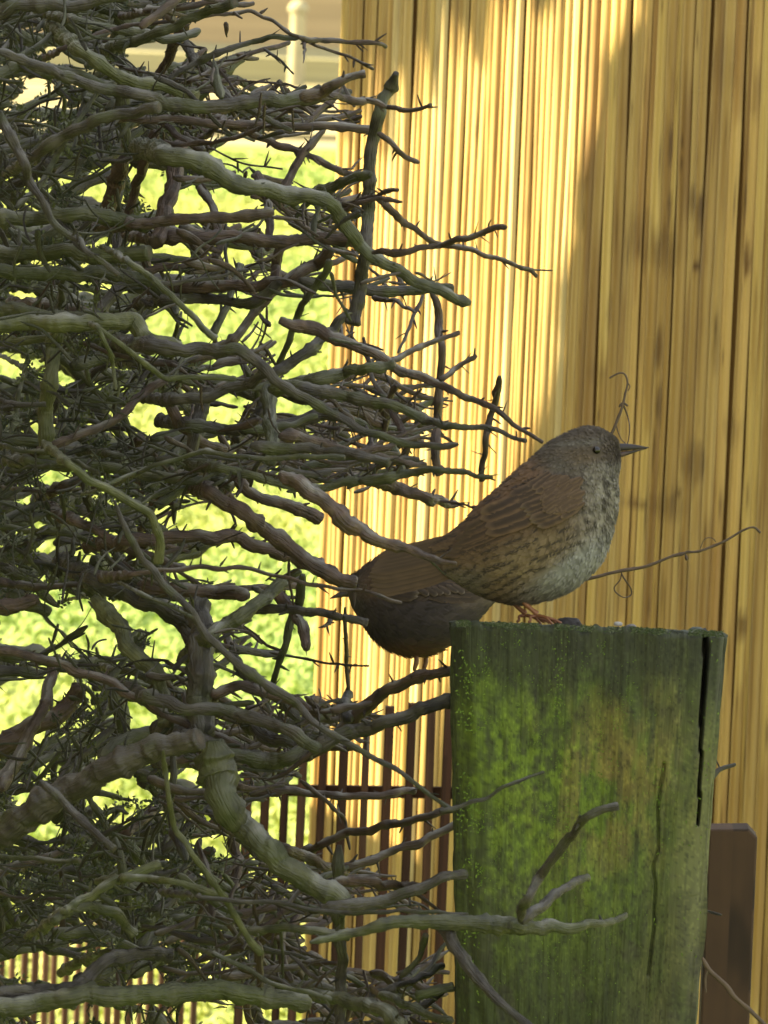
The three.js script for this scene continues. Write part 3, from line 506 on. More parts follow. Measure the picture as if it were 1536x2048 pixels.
  Lb('b', 14, 11, 3.14, [[370, 575], [440, 572], [515, 572], [590, 556], [632, 530], [662, 500]]);
  Lb('g', 14, 14, 3.12, [[-20, 500], [60, 505], [130, 500], [200, 512], [300, 505]]);
  Lb('g', 14, 12, 3.1, [[-20, 540], [60, 545], [130, 548], [210, 546], [300, 565], [350, 600]]);
  Lb('g', 15, 14, 3.1, [[-20, 440], [70, 436], [150, 428], [240, 440], [300, 455]]);
  Lb('g', 14, 12, 3.1, [[-20, 155], [40, 132], [90, 146], [150, 150], [230, 176]]);
  Lb('d', 15, 10, 3.05, [[-30, 28], [60, 10], [140, 14], [230, -6], [330, -30]]);
  Lb('g', 10, 9, 3.1, [[150, 40], [200, 55], [250, 62], [330, 78], [400, 60]]);
  Lb('b', 10, 6, 3.1, [[300, 20], [380, 12], [450, 5], [520, -12], [560, -20]]);
  Lb('g', 12, 10, 3.14, [[240, 90], [320, 62], [400, 30], [470, 5]]);
  Lb('b', 9, 8, 3.2, [[600, 1702], [640, 1690], [694, 1665], [760, 1652], [808, 1645], [860, 1632], [915, 1620]]);
  Lb('b', 9, 8, 3.2, [[670, 1740], [694, 1733], [775, 1707], [857, 1674], [912, 1648]]);
  Lb('b', 8, 7, 3.22, [[500, 1590], [560, 1582], [640, 1588], [720, 1592], [790, 1586], [830, 1582]]);
  Lb('b', 5, 3, 3.2, [[600, 1560], [650, 1600], [690, 1640], [700, 1700]]);
  Lb('b', 12, 8, 3.15, [[560, 1690], [610, 1712], [650, 1735], [690, 1745]]);
  // stubs that show past the right side of the post
  Lb('d', 6, 4, 3.25, [[1360, 1580], [1420, 1560], [1438, 1540], [1470, 1529]], { spurs: 1 });
  Lb('d', 4, 3, 3.25, [[1370, 1810], [1415, 1822], [1444, 1830]], { spurs: 0 });

  // everything between: twigs grown towards the open side, kept out of the gaps through which the lawn shows
  const gaps = [];
  for (const g of [[470, 55, 110, 40], [630, 120, 110, 50], [500, 140, 40, 18], [320, 110, 60, 25], [115, 118, 22, 14], [70, 172, 26, 18], [45, 200, 20, 14], [640, 330, 60, 45], [560, 320, 60, 40], [470, 300, 40, 25], [690, 270, 55, 25], [310, 385, 35, 28], [195, 385, 22, 26], [300, 345, 30, 12], [385, 410, 40, 28], [480, 420, 60, 28], [75, 448, 26, 10], [340, 500, 40, 16], [565, 462, 35, 14], [600, 520, 45, 25], [475, 515, 22, 22], [690, 545, 35, 28], [45, 592, 24, 12], [180, 590, 14, 12], [320, 655, 32, 32], [385, 680, 30, 24], [410, 620, 40, 36], [470, 630, 40, 45], [560, 630, 25, 30], [620, 640, 50, 45], [590, 700, 40, 60], [670, 720, 55, 32], [20, 730, 30, 32], [75, 722, 18, 14], [130, 745, 18, 10], [135, 760, 20, 14], [248, 728, 14, 10], [320, 838, 56, 26], [440, 835, 36, 24], [590, 815, 34, 18], [480, 795, 26, 10], [455, 745, 36, 12], [80, 860, 14, 12], [135, 880, 12, 8], [435, 888, 12, 10], [110, 960, 26, 12], [48, 1005, 14, 10], [170, 1036, 14, 10], [90, 1100, 18, 22], [410, 1040, 55, 34], [530, 1025, 60, 50], [590, 1085, 34, 30], [630, 1050, 30, 26], [490, 1110, 46, 30], [385, 1118, 32, 12], [440, 1118, 22, 12], [430, 1150, 40, 14], [500, 1155, 26, 16], [445, 1215, 50, 30], [290, 1225, 80, 28], [350, 1280, 40, 36], [50, 1260, 48, 40], [145, 1230, 18, 30], [195, 1260, 22, 18], [220, 1300, 26, 14], [40, 1420, 60, 62], [125, 1370, 20, 26], [550, 1240, 40, 45], [650, 1190, 50, 25], [620, 1270, 70, 45], [500, 1330, 40, 24], [590, 1350, 46, 40], [700, 1340, 80, 55], [470, 1375, 40, 16], [300, 1395, 20, 14], [285, 1420, 22, 12], [310, 1440, 30, 16], [275, 1485, 20, 12], [240, 1570, 40, 18], [290, 1590, 16, 16], [200, 1605, 14, 14], [75, 1655, 34, 16], [45, 1600, 20, 18], [385, 1555, 24, 18], [520, 1650, 40, 45], [560, 1690, 40, 50], [600, 1620, 40, 60], [700, 1620, 120, 110], [820, 1560, 90, 140], [820, 1680, 90, 70], [850, 1480, 60, 50], [415, 1685, 12, 16], [440, 1700, 10, 18], [640, 1880, 30, 26], [760, 1880, 120, 60], [100, 1935, 110, 26], [300, 1963, 26, 22], [110, 2032, 50, 22], [215, 2030, 36, 24], [390, 2020, 26, 24], [470, 1975, 18, 12], [570, 2020, 40, 28], [450, 2035, 40, 18], [800, 470, 80, 60], [800, 640, 90, 60], [830, 720, 60, 50], [640, 1000, 40, 22], [800, 1040, 110, 40], [720, 1010, 60, 25]]) gaps.push(g);
  const open = (x, y, grow = 1) => { for (const [a, b, c, d] of gaps) { const u = (x - a) / (c * grow), v = (y - b) / (d * grow); if (u * u + v * v < 1) return true; } return false; };
  const rightEdge = [[-60, 480], [60, 560], [110, 690], [250, 740], [400, 740], [560, 850], [700, 860], [860, 960], [950, 820], [1040, 640], [1200, 620], [1330, 560], [1420, 780], [1500, 860], [1640, 880], [1760, 860], [1850, 900], [2100, 900]];
  const edgeAt = (y) => { for (let i = 1; i < rightEdge.length; i++) if (y < rightEdge[i][0]) { const [a, b] = rightEdge[i - 1], [c, d] = rightEdge[i]; return lerp(b, d, (y - a) / (c - a)); } return 900; };
  function wander(x, y, ang, len, bend) {              // points of a twig, or null when it would cross a gap
    const out = [[x, y]]; let a = ang, n = Math.max(3, Math.round(len / 45));
    for (let i = 0; i < n; i++) {
      a += (R() - .5) * bend; const nx = x + Math.cos(a) * len / n, ny = y + Math.sin(a) * len / n;
      for (let k = 0; k <= 4; k++) if (open(lerp(x, nx, k / 4), lerp(y, ny, k / 4))) return out.length > 2 && R() < .8 ? out : null;
      if (nx > edgeAt(ny)) return out.length > 2 ? out : null;
      x = nx; y = ny; out.push([x, y]);
    }
    return out;
  }
  const perch = []; let made = 0;
  for (let t = 0; t < 5000 && made < 132; t++) {
    const y = -50 + R() * 2150, x = -130 + Math.pow(R(), 1.3) * 720, ang = (R() < .68 ? (R() - .5) * 1.4 : R() < .5 ? 1.1 + R() * .8 : -1.1 - R() * .6) + (y > 1500 ? -.12 : y < 500 ? .1 : .05);
    const p = wander(x, y, ang, 140 + R() * 300, .5); if (!p || p.length < 4) continue; made++; for (const q of p) if (q[0] < 430) perch.push([q[0] + (R() - .5) * 20, q[1], 3.2]);
    const r = 4 + Math.pow(R(), 1.6) * 12 * (x < 350 ? 1 : .7), left = x < 380, tone = left ? (R() < .45 ? 'g' : R() < .5 ? 'd' : R() < .5 ? 'y' : 'b') : R() < .6 ? 'b' : 'd';
    Lb(tone, r, r * (.35 + R() * .5), 3.1 + R() * .55, p, { spurs: Math.round(p.length * .6) });
  }
  // the finest twiglets, past counting
  const fine = new Build(base); let nf = 0;
  for (let t = 0; t < 60000 && nf < 2600; t++) {
    const y = -50 + R() * 2150, x = -100 + Math.pow(R(), 1.15) * 950; if (x > edgeAt(y) - 10 || open(x, y, .92)) continue;
    const p = wander(x, y, R() * 6.28, 25 + R() * 110, .9); if (!p || p.length < 3) continue; nf++;
    const d = 2.98 + R() * .6, k = d / F, r = 1.2 + R() * 2.6 + (R() < .25 ? R() * 4 : 0);
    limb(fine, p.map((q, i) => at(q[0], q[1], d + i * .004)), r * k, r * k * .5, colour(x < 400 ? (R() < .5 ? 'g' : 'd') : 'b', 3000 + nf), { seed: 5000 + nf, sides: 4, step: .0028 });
  }
  // the inner wood of the bush, deep behind the limbs that can be followed
  for (let t = 0, nb = 0; t < 60000 && nb < 800; t++) {
    const y = -60 + R() * 2170, x = -140 + Math.pow(R(), 1.25) * 800; if (x > edgeAt(y) - 90) continue;
    const p = wander(x, y, (R() - .5) * 1.7 + (R() < .2 ? 1.5 : 0), 60 + R() * 200, .6); if (!p || p.length < 3) continue; nb++;
    const d = 3.2 + R() * .9; if (p[0][0] < 460) for (const q of p) perch.push([q[0], q[1], d]); const k = d / F, r = 4 + Math.pow(R(), 1.5) * 13 * (x < 330 ? 1.15 : .75);
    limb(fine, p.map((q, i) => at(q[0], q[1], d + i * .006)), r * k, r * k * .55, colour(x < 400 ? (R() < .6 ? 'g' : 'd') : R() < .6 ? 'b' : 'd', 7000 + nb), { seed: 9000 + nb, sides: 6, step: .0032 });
  }
  // the darkest heart of the bush
  for (let t = 0, nb = 0; t < 40000 && nb < 150; t++) {
    const y = -60 + R() * 2170, x = -160 + Math.pow(R(), 1.1) * 520; const p = wander(x, y, (R() - .5) * 1.3, 50 + R() * 150, .6); if (!p || p.length < 3) continue; nb++;
    const d = 3.7 + R() * .7, k = d / F, r = 9 + R() * 13;
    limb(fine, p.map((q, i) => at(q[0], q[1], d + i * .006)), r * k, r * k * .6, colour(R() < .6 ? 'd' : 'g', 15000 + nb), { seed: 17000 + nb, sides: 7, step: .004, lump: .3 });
  }
  // crossing twigs between the limbs on the open side
  for (let t = 0, nb = 0; t < 40000 && nb < 700; t++) {
    const y = -40 + R() * 2130, x = 280 + R() * 560; if (x > edgeAt(y) - 20 || open(x, y, 1.02)) continue;
    const p = wander(x, y, R() < .6 ? (R() - .5) * 1.6 : R() * 6.28, 50 + R() * 150, .6); if (!p || p.length < 3) continue; nb++;
    const d = 3.0 + R() * .7, k = d / F, r = 3 + Math.pow(R(), 1.4) * 8;
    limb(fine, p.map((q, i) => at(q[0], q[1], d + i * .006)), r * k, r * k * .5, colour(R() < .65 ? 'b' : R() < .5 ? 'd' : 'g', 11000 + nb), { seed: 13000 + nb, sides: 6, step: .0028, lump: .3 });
  }
  part('twig_tangle', fine.geo(), bark, bush).userData.kind = 'stuff';
  // mossy scale-like leaflets clinging to the shaded left side
  const leaf = new Build(base); let nl = 0;
  for (let t = 0; t < 160000 && nl < 2200 && perch.length; t++) {
    const [x, y, dd] = perch[Math.floor(R() * perch.length)]; if (open(x, y, 1.05) || x > edgeAt(y) - 120) continue;
    const dens = sm(.42, .62, fbm(x / 90, y / 80, 4, 3)) * sm(620, 120, x + (y > 1300 ? -120 : 60)); if (R() > dens) continue; nl++;
    const d = dd - .004, ang = R() < .7 ? -1.57 + (R() - .5) * 2.2 : R() * 6.28, n = 5 + R() * 7, c0 = R() < .22 ? [.12, .13, .095] : R() < .4 ? [.060, .072, .018] : [.028, .036, .016];
    for (let i = 0; i < n; i++) {
      const s = i / n * (16 + R() * 14), px = x + Math.cos(ang) * s, py = y + Math.sin(ang) * s; if (open(px, py, .9)) break;
      const P = at(px, py, d), k = d / F, a2 = ang + (i % 2 ? 1 : -1) * (.5 + R() * .6), l = (6 + R() * 9) * k, w = (1.6 + R() * 2) * k, D = RIGHT.clone().multiplyScalar(Math.cos(a2)).addScaledVector(UP, -Math.sin(a2)).addScaledVector(FWD, (R() - .5) * 1.2).normalize(), S = D.clone().cross(V(R() - .5, R() - .5, R() + .3)).normalize(), c = mul(c0, .7 + R() * .6);
      const m1 = P.clone().addScaledVector(D, l * .5), e = P.clone().addScaledVector(D, l), nn = D.clone().cross(S);
      const a = leaf.v(P.x, P.y, P.z, c), b = leaf.v(m1.x + S.x * w, m1.y + S.y * w, m1.z + S.z * w, c), f = leaf.v(e.x + nn.x * w, e.y + nn.y * w, e.z + nn.z * w, mul(c, 1.2)), g = leaf.v(m1.x - S.x * w, m1.y - S.y * w, m1.z - S.z * w, c); leaf.q(a, b, f, g);
    }
  }
  part('foliage', leaf.geo(), vmat({ roughness: .8 }), bush).userData.kind = 'stuff';
  console.log('limbs', count, 'fine', nf, 'leaf', nl);
}
// ---------------------------------------------------------------- dry stems on the right
{
  const dry = vmat({ roughness: .8 }), col = (s) => (x, y, z) => mix([.035, .022, .014], [.11, .075, .045], fbm(x * 300 + s, y * 300, z * 300, 3));
  function stem(name, label, d, r0, r1, pts, extra) {
    const O = at(pts[0][0], pts[0][1], d), g = thing(name, O, label, 'dry twig'), k = d / F, add = (p, a, b, nm, sd) => { const B = new Build(O); limb(B, p.map((q) => at(q[0], q[1], d + (q[2] || 0))), a * k, b * k, col(sd), { seed: 900 + sd, sides: 6, step: .001 }); part(nm, B.geo(), dry, g); };
    add(pts, r0, r1, 'stem', 1); extra.forEach((e, i) => add(e.p, e.r[0], e.r[1], e.n, i + 2));
  }
  stem('dry_plant_twig', 'long thin dry stem slanting up from behind the bird\'s belly, a curl hanging below', 3.09, 4, 2.2, [[1090, 1190], [1150, 1167], [1200, 1152], [1240, 1142], [1300, 1130], [1345, 1112], [1400, 1102], [1450, 1082], [1488, 1060], [1508, 1055], [1521, 1066]], [
    { n: 'tendril', r: [1.6, 1.2], p: [[1241, 1142], [1247, 1155], [1262, 1178, .004], [1262, 1190, .006], [1249, 1195, .004], [1231, 1184], [1228, 1176], [1240, 1160], [1243, 1148]] },
    { n: 'bud', r: [2, 4], p: [[1370, 1108], [1373, 1114], [1374, 1121]] }, { n: 'bud', r: [2.5, 1.5], p: [[1360, 1112], [1375, 1103], [1384, 1104]] },
    { n: 'tendril', r: [1, .7], p: [[1400, 1098], [1410, 1078], [1424, 1076], [1432, 1084]] }]);
  stem('dry_plant_tendril', 'short dry tendril rising behind the bird\'s head and bill with a hooked tip', 3.09, 3.2, 1.8, [[1205, 905], [1218, 880], [1232, 848], [1244, 815], [1250, 790], [1255, 765], [1249, 748], [1240, 746], [1226, 752], [1219, 757]], [
    { n: 'tendril', r: [1.8, 1.2], p: [[1246, 808], [1256, 835, .004], [1259, 855], [1257, 880], [1253, 893]] }, { n: 'tendril', r: [1.2, 1], p: [[1232, 850], [1242, 878], [1252, 888]] },
    { n: 'bud', r: [3, 1.5], p: [[1238, 814], [1246, 806], [1256, 812]] }, { n: 'tendril', r: [1.2, .8], p: [[1254, 765], [1260, 772], [1256, 782]] }]);
  stem('bare_bramble', 'thin grey bare stem crossing the foot of the brown board beside the post', 2.94, 5, 4, [[1405, 1915], [1418, 1940], [1452, 1972], [1490, 2012], [1530, 2050], [1560, 2085]], [
    { n: 'spur', r: [3, 1.5], p: [[1417, 1938], [1411, 1955], [1412, 1985]] }]);
}

// ---------------------------------------------------------------- the birds
const cr = (pts) => { const c = new THREE.CatmullRomCurve3(pts.map((p) => V(p[0], p[1], p[2] || 0)), false, 'centripetal'); return c; };
function bodyOf(tops, bots, wid) {                      // rings of an oval body: back line, belly line, width over height
  const n = tops.length - 1, T = new THREE.CatmullRomCurve3(tops.map((p) => V(p[0], p[1], 0))), Bc = new THREE.CatmullRomCurve3(bots.map((p) => V(p[0], p[1], 0)));
  return (u, a) => {
    const t = T.getPoint(clamp(u)), b = Bc.getPoint(clamp(u)), f = clamp(u) * n, i = Math.min(n - 1, Math.floor(f)), w = lerp(wid[i], wid[i + 1], f - i);
    const c = t.clone().add(b).multiplyScalar(.5), h = t.clone().sub(b).multiplyScalar(.5), hl = h.length();
    return c.addScaledVector(h, Math.cos(a)).add(V(0, 0, Math.sin(a) * hl * w * (1 - .10 * Math.cos(a))));
  };
}
function makeBird({ name, label, category = 'bird', d, origin, tops, bots, wid, look, feathers, seed, rows = 150, eyeAt }) {
  const k = d / F, O = at(origin[0], origin[1], d), g = thing(name, O, label, category, 'small brown birds'); g.quaternion.copy(camera.quaternion); g.rotation.y += 0;
  const L = (p) => V((p.x - origin[0]) * k, -(p.y - origin[1]) * k, p.z * k), P = bodyOf(tops, bots, wid), R = rng(seed), cols = 96;
  const put = (B, p, c) => { const q = L(p); return B.v(q.x, q.y, q.z, c); };
  const B = new Build(), grid = [];
  for (let j = 0; j <= rows; j++) for (let i = 0; i < cols; i++) {
    const a = i / cols * 2 * Math.PI, p = P(j / rows, a), e = (fbm(p.x / 9, p.y / 9, p.z / 9, 3) - .5) * 3; p.z += Math.sin(a) * e; p.y -= Math.cos(a) * e * .5;
    put(B, p, ((q) => mix(q.c, q.s, clamp(q.a * .8)))(look(p.x, p.y, p.z))); if (p.z > 2 && i % 2 === 0) grid.push(p);
  }
  for (let j = 0; j < rows; j++) for (let i = 0; i < cols; i++) { const b = (i + 1) % cols; B.q(j * cols + i, j * cols + b, (j + 1) * cols + b, (j + 1) * cols + i); }
  for (const j of [0, rows]) { const p = P(j / rows, 0).add(P(j / rows, Math.PI)).multiplyScalar(.5), c = put(B, p, look(p.x, p.y, 0).c); for (let i = 0; i < cols; i++) B.t(j * cols + i, j * cols + (i + 1) % cols, c); }
  const plume = vmat({ roughness: .92 });
  part('body', B.geo(), plume, g);
  const surf = (x, y) => { let s = 0, w = 0; for (const p of grid) { const q = (p.x - x) ** 2 + (p.y - y) ** 2; if (q < 196) { const e = 1 / (q + 6); s += e * p.z; w += e; } } return w ? s / w : 0; };
  // small soft contour feathers laid over one another like shingles
  const C = new Build(); const jobs = [];
  for (let i = 0; i < feathers; i++) jobs.push([R(), R() * 2 * Math.PI]); jobs.sort((a, b) => b[0] - a[0]);
  for (const [u, a] of jobs) {
    const p0 = P(u, a), p1 = P(Math.min(1, u + .01), a), pa = P(u, a + .05), t = p1.clone().sub(p0).normalize(), s = pa.clone().sub(p0).normalize(), nrm = t.clone().cross(s).normalize();
    const c = P(u, 0).add(P(u, Math.PI)).multiplyScalar(.5); if (nrm.dot(p0.clone().sub(c)) < 0) nrm.negate(); if (p1.distanceTo(p0) < 1e-6 || (eyeAt && Math.hypot(p0.x - eyeAt[0], p0.y - eyeAt[1]) < eyeAt[2])) continue;
    const k0 = look(p0.x, p0.y, p0.z), sc = (k0.size || 1), len = (13 + R() * 9) * sc, w = (3.6 + R() * 2) * sc, sl = (R() - .5) * .5, dir = t.clone().addScaledVector(s, sl).normalize(), sd = s.clone().addScaledVector(t, -sl).normalize(), v = .82 + R() * .36, rowsF = 5; let pr = -1;
    for (let r = 0; r < rowsF; r++) {
      const f = r / (rowsF - 1), ww = w * [.55, .95, 1, .75, .12][r], lift = -.5 + f * f * 3.4 + (R() - .5) * .5, q = p0.clone().addScaledVector(dir, len * (f - .25)).addScaledVector(nrm, lift), kk = look(q.x, q.y, q.z), edge = mul(kk.c, v), ctr = kk.s ? mix(edge, kk.s, clamp(kk.a)) : mul(edge, .94), fr = C.p.length / 3;
      put(C, q.clone().addScaledVector(sd, -ww).addScaledVector(nrm, -.6), mul(edge, 1.1)); put(C, q.clone().addScaledVector(nrm, .4), ctr); put(C, q.clone().addScaledVector(sd, ww).addScaledVector(nrm, -.6), mul(edge, 1.1));
      if (pr >= 0) { C.q(pr, pr + 1, fr + 1, fr); C.q(pr + 1, pr + 2, fr + 2, fr + 1); } pr = fr;
    }
  }
  const pm = part('plumage', C.geo(), plume, g); pm.userData.kind = 'stuff';
  // one long flat feather: base, tip, half width, colours of middle, edge and tip
  function vane(Bd, b, t, w, mid, edge, tip, z0, z1, bow = 0, rn = 12) {
    const ja = (R() - .5) * 5, jb = (R() - .5) * 5, rag = R() * 40; w *= .85 + R() * .3; b = [b[0] + ja, b[1] + jb]; t = [t[0] + ja + (R() - .5) * 6, t[1] + jb + (R() - .5) * 3]; const dx = t[0] - b[0], dy = t[1] - b[1], l = Math.hypot(dx, dy), nx = -dy / l, ny = dx / l; let pr = -1;
    for (let r = 0; r <= rn; r++) {
      const f = r / rn, ww = w * Math.min(1, .45 + f * 1.6) * Math.sqrt(Math.max(.02, 1 - Math.pow(Math.max(0, (f - .8) / .2), 2))), bx = b[0] + dx * f + nx * bow * Math.sin(f * Math.PI), by = b[1] + dy * f + ny * bow * Math.sin(f * Math.PI), fr = Bd.p.length / 3;
      for (let c = 0; c < 7; c++) {
        const h = c / 3 - 1, x = bx + nx * ww * h, y = by + ny * ww * h, z = lerp(z0(x, y), z1, f * f * .0) + (1 - h * h) * 1.4 - .5, m = Math.abs(h), fl = .9 + .2 * noise(x / 2.2 + b[0], y / 12, f * 9);
        let cc = mix(mul(mid, .78), edge, sm(.3, .9, m + (noise(x / 3, y / 7, rag) - .5) * .6)); if (m < .12) cc = mul(cc, .7); cc = mix(cc, tip, sm(.84, .96, f)); cc = mul(mix(cc, [.075, .047, .027], .3), .74); put(Bd, V(x, y, z), mul(cc, fl));
      }
      if (pr >= 0) for (let c = 0; c < 6; c++) Bd.q(pr + c, pr + c + 1, fr + c + 1, fr + c); pr = fr;
    }
  }
  const tube = (nm, pts, r0, r1, c0, c1, parent = g, rough = .5) => { const Bt = new Build(), W = pts.map((p) => L(V(p[0], p[1], p[2] || 0))); limb(Bt, W, r0 * k, r1 * k, (x, y, z, up, t) => mix(c0, c1, fbm(x * 900, y * 900, z * 900, 2)), { seed: seed + pts.length, sides: 9, step: .0006, lump: .12 }); return part(nm, Bt.geo(), vmat({ roughness: rough }), parent); };
  const solid = (nm, tp, bt, wd, colr, rough, parent = g) => { const Q = bodyOf(tp, bt, wd), S = new Build(), rw = 24, cl = 16; for (let j = 0; j <= rw; j++) for (let i = 0; i < cl; i++) { const p = Q(j / rw, i / cl * 2 * Math.PI); put(S, p, colr(p.x, p.y, j / rw)); } for (let j = 0; j < rw; j++) for (let i = 0; i < cl; i++) { const b = (i + 1) % cl; S.q(j * cl + i, j * cl + b, (j + 1) * cl + b, (j + 1) * cl + i); } for (const j of [0, rw]) { const p = Q(j / rw, 0).add(Q(j / rw, Math.PI)).multiplyScalar(.5), c = put(S, p, colr(p.x, p.y, j / rw)); for (let i = 0; i < cl; i++) S.t(j * cl + i, j * cl + (i + 1) % cl, c); } return part(nm, S.geo(), vmat({ roughness: rough }), parent); };
  return { g, k, L, put, surf, vane, tube, solid, R, plume };
}
{
  const N3 = (x, y, a, b, s) => fbm(x / a, y / b, s, 3);
  const rot = (x, y, an) => [x * Math.cos(an) + y * Math.sin(an), -x * Math.sin(an) + y * Math.cos(an)];
  // colours of the plumage of the front bird by place on its body (photograph pixels)
  const lookA = (x, y, z) => {
    const n = N3(x, y, 7, 7, 2), n2 = N3(x, y, 22, 22, 5), [ra, rb] = rot(x - 1080, y - 1080, -.42);
    const wv = Math.sin(rb * .34 + 5 * noise(ra / 60, rb / 45, 4)), st = wv * .5 * sm(.25, .6, noise(ra / 26, rb / 13, 6)) + .5 , fine = fbm(ra / 20, rb / 5, 8, 2);
    let c = mix([.066, .040, .021], [.125, .078, .041], n), s = [.012, .009, .006], a = sm(.56, .82, st) * .9, size = 1;
    const headness = sm(20, -30, (y - 955) + (1120 - x) * .55);                              // head and nape
    const hd = mix([.056, .042, .027], [.112, .088, .060], fine); c = mix(c, hd, headness); a = lerp(a, .3, headness);
    const ear = Math.exp(-(((x - 1160) / 30) ** 2 + ((y - 916) / 18) ** 2)); c = mix(c, mix([.075, .052, .026], [.20, .145, .085], fine), ear * .85);
    const brow = Math.exp(-(((y - (884 + (1190 - x) * .07)) / 7) ** 2)) * sm(1090, 1130, x) * sm(1215, 1190, x); c = mix(c, [.135, .125, .10], brow * .8);
    const neck = Math.exp(-(((x - 1112) / 34) ** 2 + ((y - 938) / 20) ** 2)); c = mix(c, [.125, .115, .092], neck * .7);
    const lores = Math.exp(-(((x - 1216) / 16) ** 2 + ((y - 898) / 9) ** 2)); c = mix(c, [.07, .05, .028], lores * .7);
    const front = sm(1128, 1200, x - (y > 1000 ? (y - 1000) * -.35 : 0)) * sm(915, 940, y);   // throat and breast
    const br = mix([.095, .080, .058], [.25, .235, .20], clamp(n * 1.5 - .2)); c = mix(c, br, front * .95); a = lerp(a, sm(.50, .60, fbm(x / 9, y / 11, 14, 3)) * .85, front);
    const bl = rot(x - 1130, y - 1105, -.55), belly = Math.exp(-((bl[0] / 105) ** 2 + ((bl[1] - 38) / 42) ** 2)); c = mix(c, mix([.19, .19, .195], [.32, .325, .33], n), clamp(belly * 1.15)); a *= 1 - belly * .75;
    const fl = Math.exp(-(((ra + 25) / 120) ** 2 + ((rb - 28) / 44) ** 2)); const flank = clamp(fl * 1.3 - belly * .7) * sm(1030, 1060, y + (x - 1000) * .1); c = mix(c, mix([.11, .075, .038], [.21, .16, .088], N3(ra, rb, 30, 7, 9)), flank * .85);
    if (flank > .25) { a = Math.max(a, sm(.54, .78, st) * flank * 1.6); }
    const vent = sm(1000, 940, x) * sm(1120, 1160, y); c = mix(c, [.11, .10, .08], vent * .7);
    const mantle = sm(1120, 1060, x) * sm(1060, 1000, y) * (1 - headness); c = mix(c, mix([.105, .058, .028], [.155, .09, .045], n2), mantle * .8);
    size = headness > .5 ? .62 : front > .5 ? .78 : 1.1;
    c = mul(c, .74); return { c: mix(c, mul(c, .8), n2 * .5), s, a: Math.min(1, a * 1.35), size };
  };
  const A = makeBird({
    name: 'bird', label: 'small brown streaked bird perched on the mossy post, facing right with a thin dark bill', d: 2.985, origin: [1080, 1240], seed: 21, feathers: 6800, eyeAt: [1194, 902, 14], rows: 170,
    tops: [[1240, 889], [1230, 876], [1218, 867], [1197, 856], [1171, 853], [1146, 860], [1112, 876], [1089, 891], [1065, 913], [1037, 937], [1013, 959], [988, 982], [966, 1002], [946, 1022], [928, 1042], [908, 1060], [888, 1074], [868, 1086]],
    bots: [[1242, 914], [1240, 923], [1239, 933], [1236, 950], [1235, 966], [1237, 985], [1236, 1016], [1230, 1047], [1220, 1089], [1203, 1126], [1175, 1157], [1137, 1185], [1090, 1203], [1045, 1210], [1005, 1205], [968, 1194], [936, 1178], [905, 1158]],
    wid: [.75, .82, .86, .88, .88, .86, .84, .84, .84, .86, .86, .85, .82, .78, .72, .64, .52, .35], look: lookA,
  });
  // bill, eye
  A.solid('bill', [[1232, 887], [1246, 887], [1262, 888], [1280, 891], [1298, 894.5]], [[1230, 903], [1248, 901.5], [1264, 900], [1281, 898], [1298, 896]], [1, .9, .8, .7, .6], () => [.016, .012, .013], .6);
  A.solid('lower_bill', [[1232, 903], [1248, 902], [1264, 900.5], [1280, 898.5], [1294, 896.5]], [[1234, 917], [1249, 912.5], [1264, 907], [1280, 901.5], [1294, 897.5]], [1, .9, .8, .7, .6], (x) => mix([.060, .034, .028], [.018, .013, .013], sm(1240, 1266, x)), .6);
  { const z = A.surf(1191, 901), eye = part('eye', new THREE.SphereGeometry(8 * A.k, 20, 14), new THREE.MeshPhysicalMaterial({ color: 0x050302, roughness: .16 }), A.g); eye.position.copy(A.L(V(1191, 901, z + 1)));
    const rim = part('eye_ring', new THREE.TorusGeometry(7.6 * A.k, 1.1 * A.k, 8, 24), new THREE.MeshStandardMaterial({ color: new THREE.Color().setRGB(.05, .036, .022), roughness: .9 }), A.g); rim.position.copy(A.L(V(1191, 901, z - .5))); rim.rotation.y = .22;
    const e2 = eye.clone(); e2.name = numbered('eye'); e2.position.z *= -1; A.g.add(e2); }
  // folded wing: flight feathers first, then coverts over them
  {
    const wing = new Build(), R = A.R, off = (o) => (x, y) => { const s = A.surf(x, y); return Math.max(s, sm(860, 980, x) * 34 + 20) + o; };
    for (let i = 0; i < 7; i++) { const t = i / 6; A.vane(wing, [lerp(1046, 1010, t), lerp(1052, 1004, t)], [lerp(893, 926, t), lerp(1116, 1062, t)], 9.5, [.050, .030, .018], mix([.145, .085, .045], [.10, .058, .03], t), [.055, .034, .02], off(2 + i * .8), 30, -4); }
    for (let i = 0; i < 4; i++) { const t = i / 3; A.vane(wing, [lerp(1088, 1050, t), lerp(1028, 980, t)], [lerp(972, 958, t), lerp(1068, 1024, t)], 12, [.038, .024, .015], [.155, .092, .048], [.13, .082, .046], off(7 + i), 30, -3); }
    for (let i = 0; i < 9; i++) { const t = i / 8; A.vane(wing, [lerp(1140, 1080, t), lerp(1026, 962, t)], [lerp(1072, 1020, t) - (i % 2) * 5, lerp(1052, 990, t)], 8.5, [.040, .025, .015], [.13, .080, .043], i < 6 ? [.15, .11, .065] : [.11, .07, .038], off(9 + (i % 3) * .7), 30, -2, 9); }
    for (let i = 0; i < 10; i++) { const t = i / 9; A.vane(wing, [lerp(1160, 1096, t), lerp(1010, 944, t)], [lerp(1118, 1058, t) - (i % 2) * 4, lerp(1036, 974, t)], 7.5, [.055, .034, .020], [.135, .085, .047], [.17, .115, .066], off(10.5 + (i % 3) * .6), 30, -1, 8); }
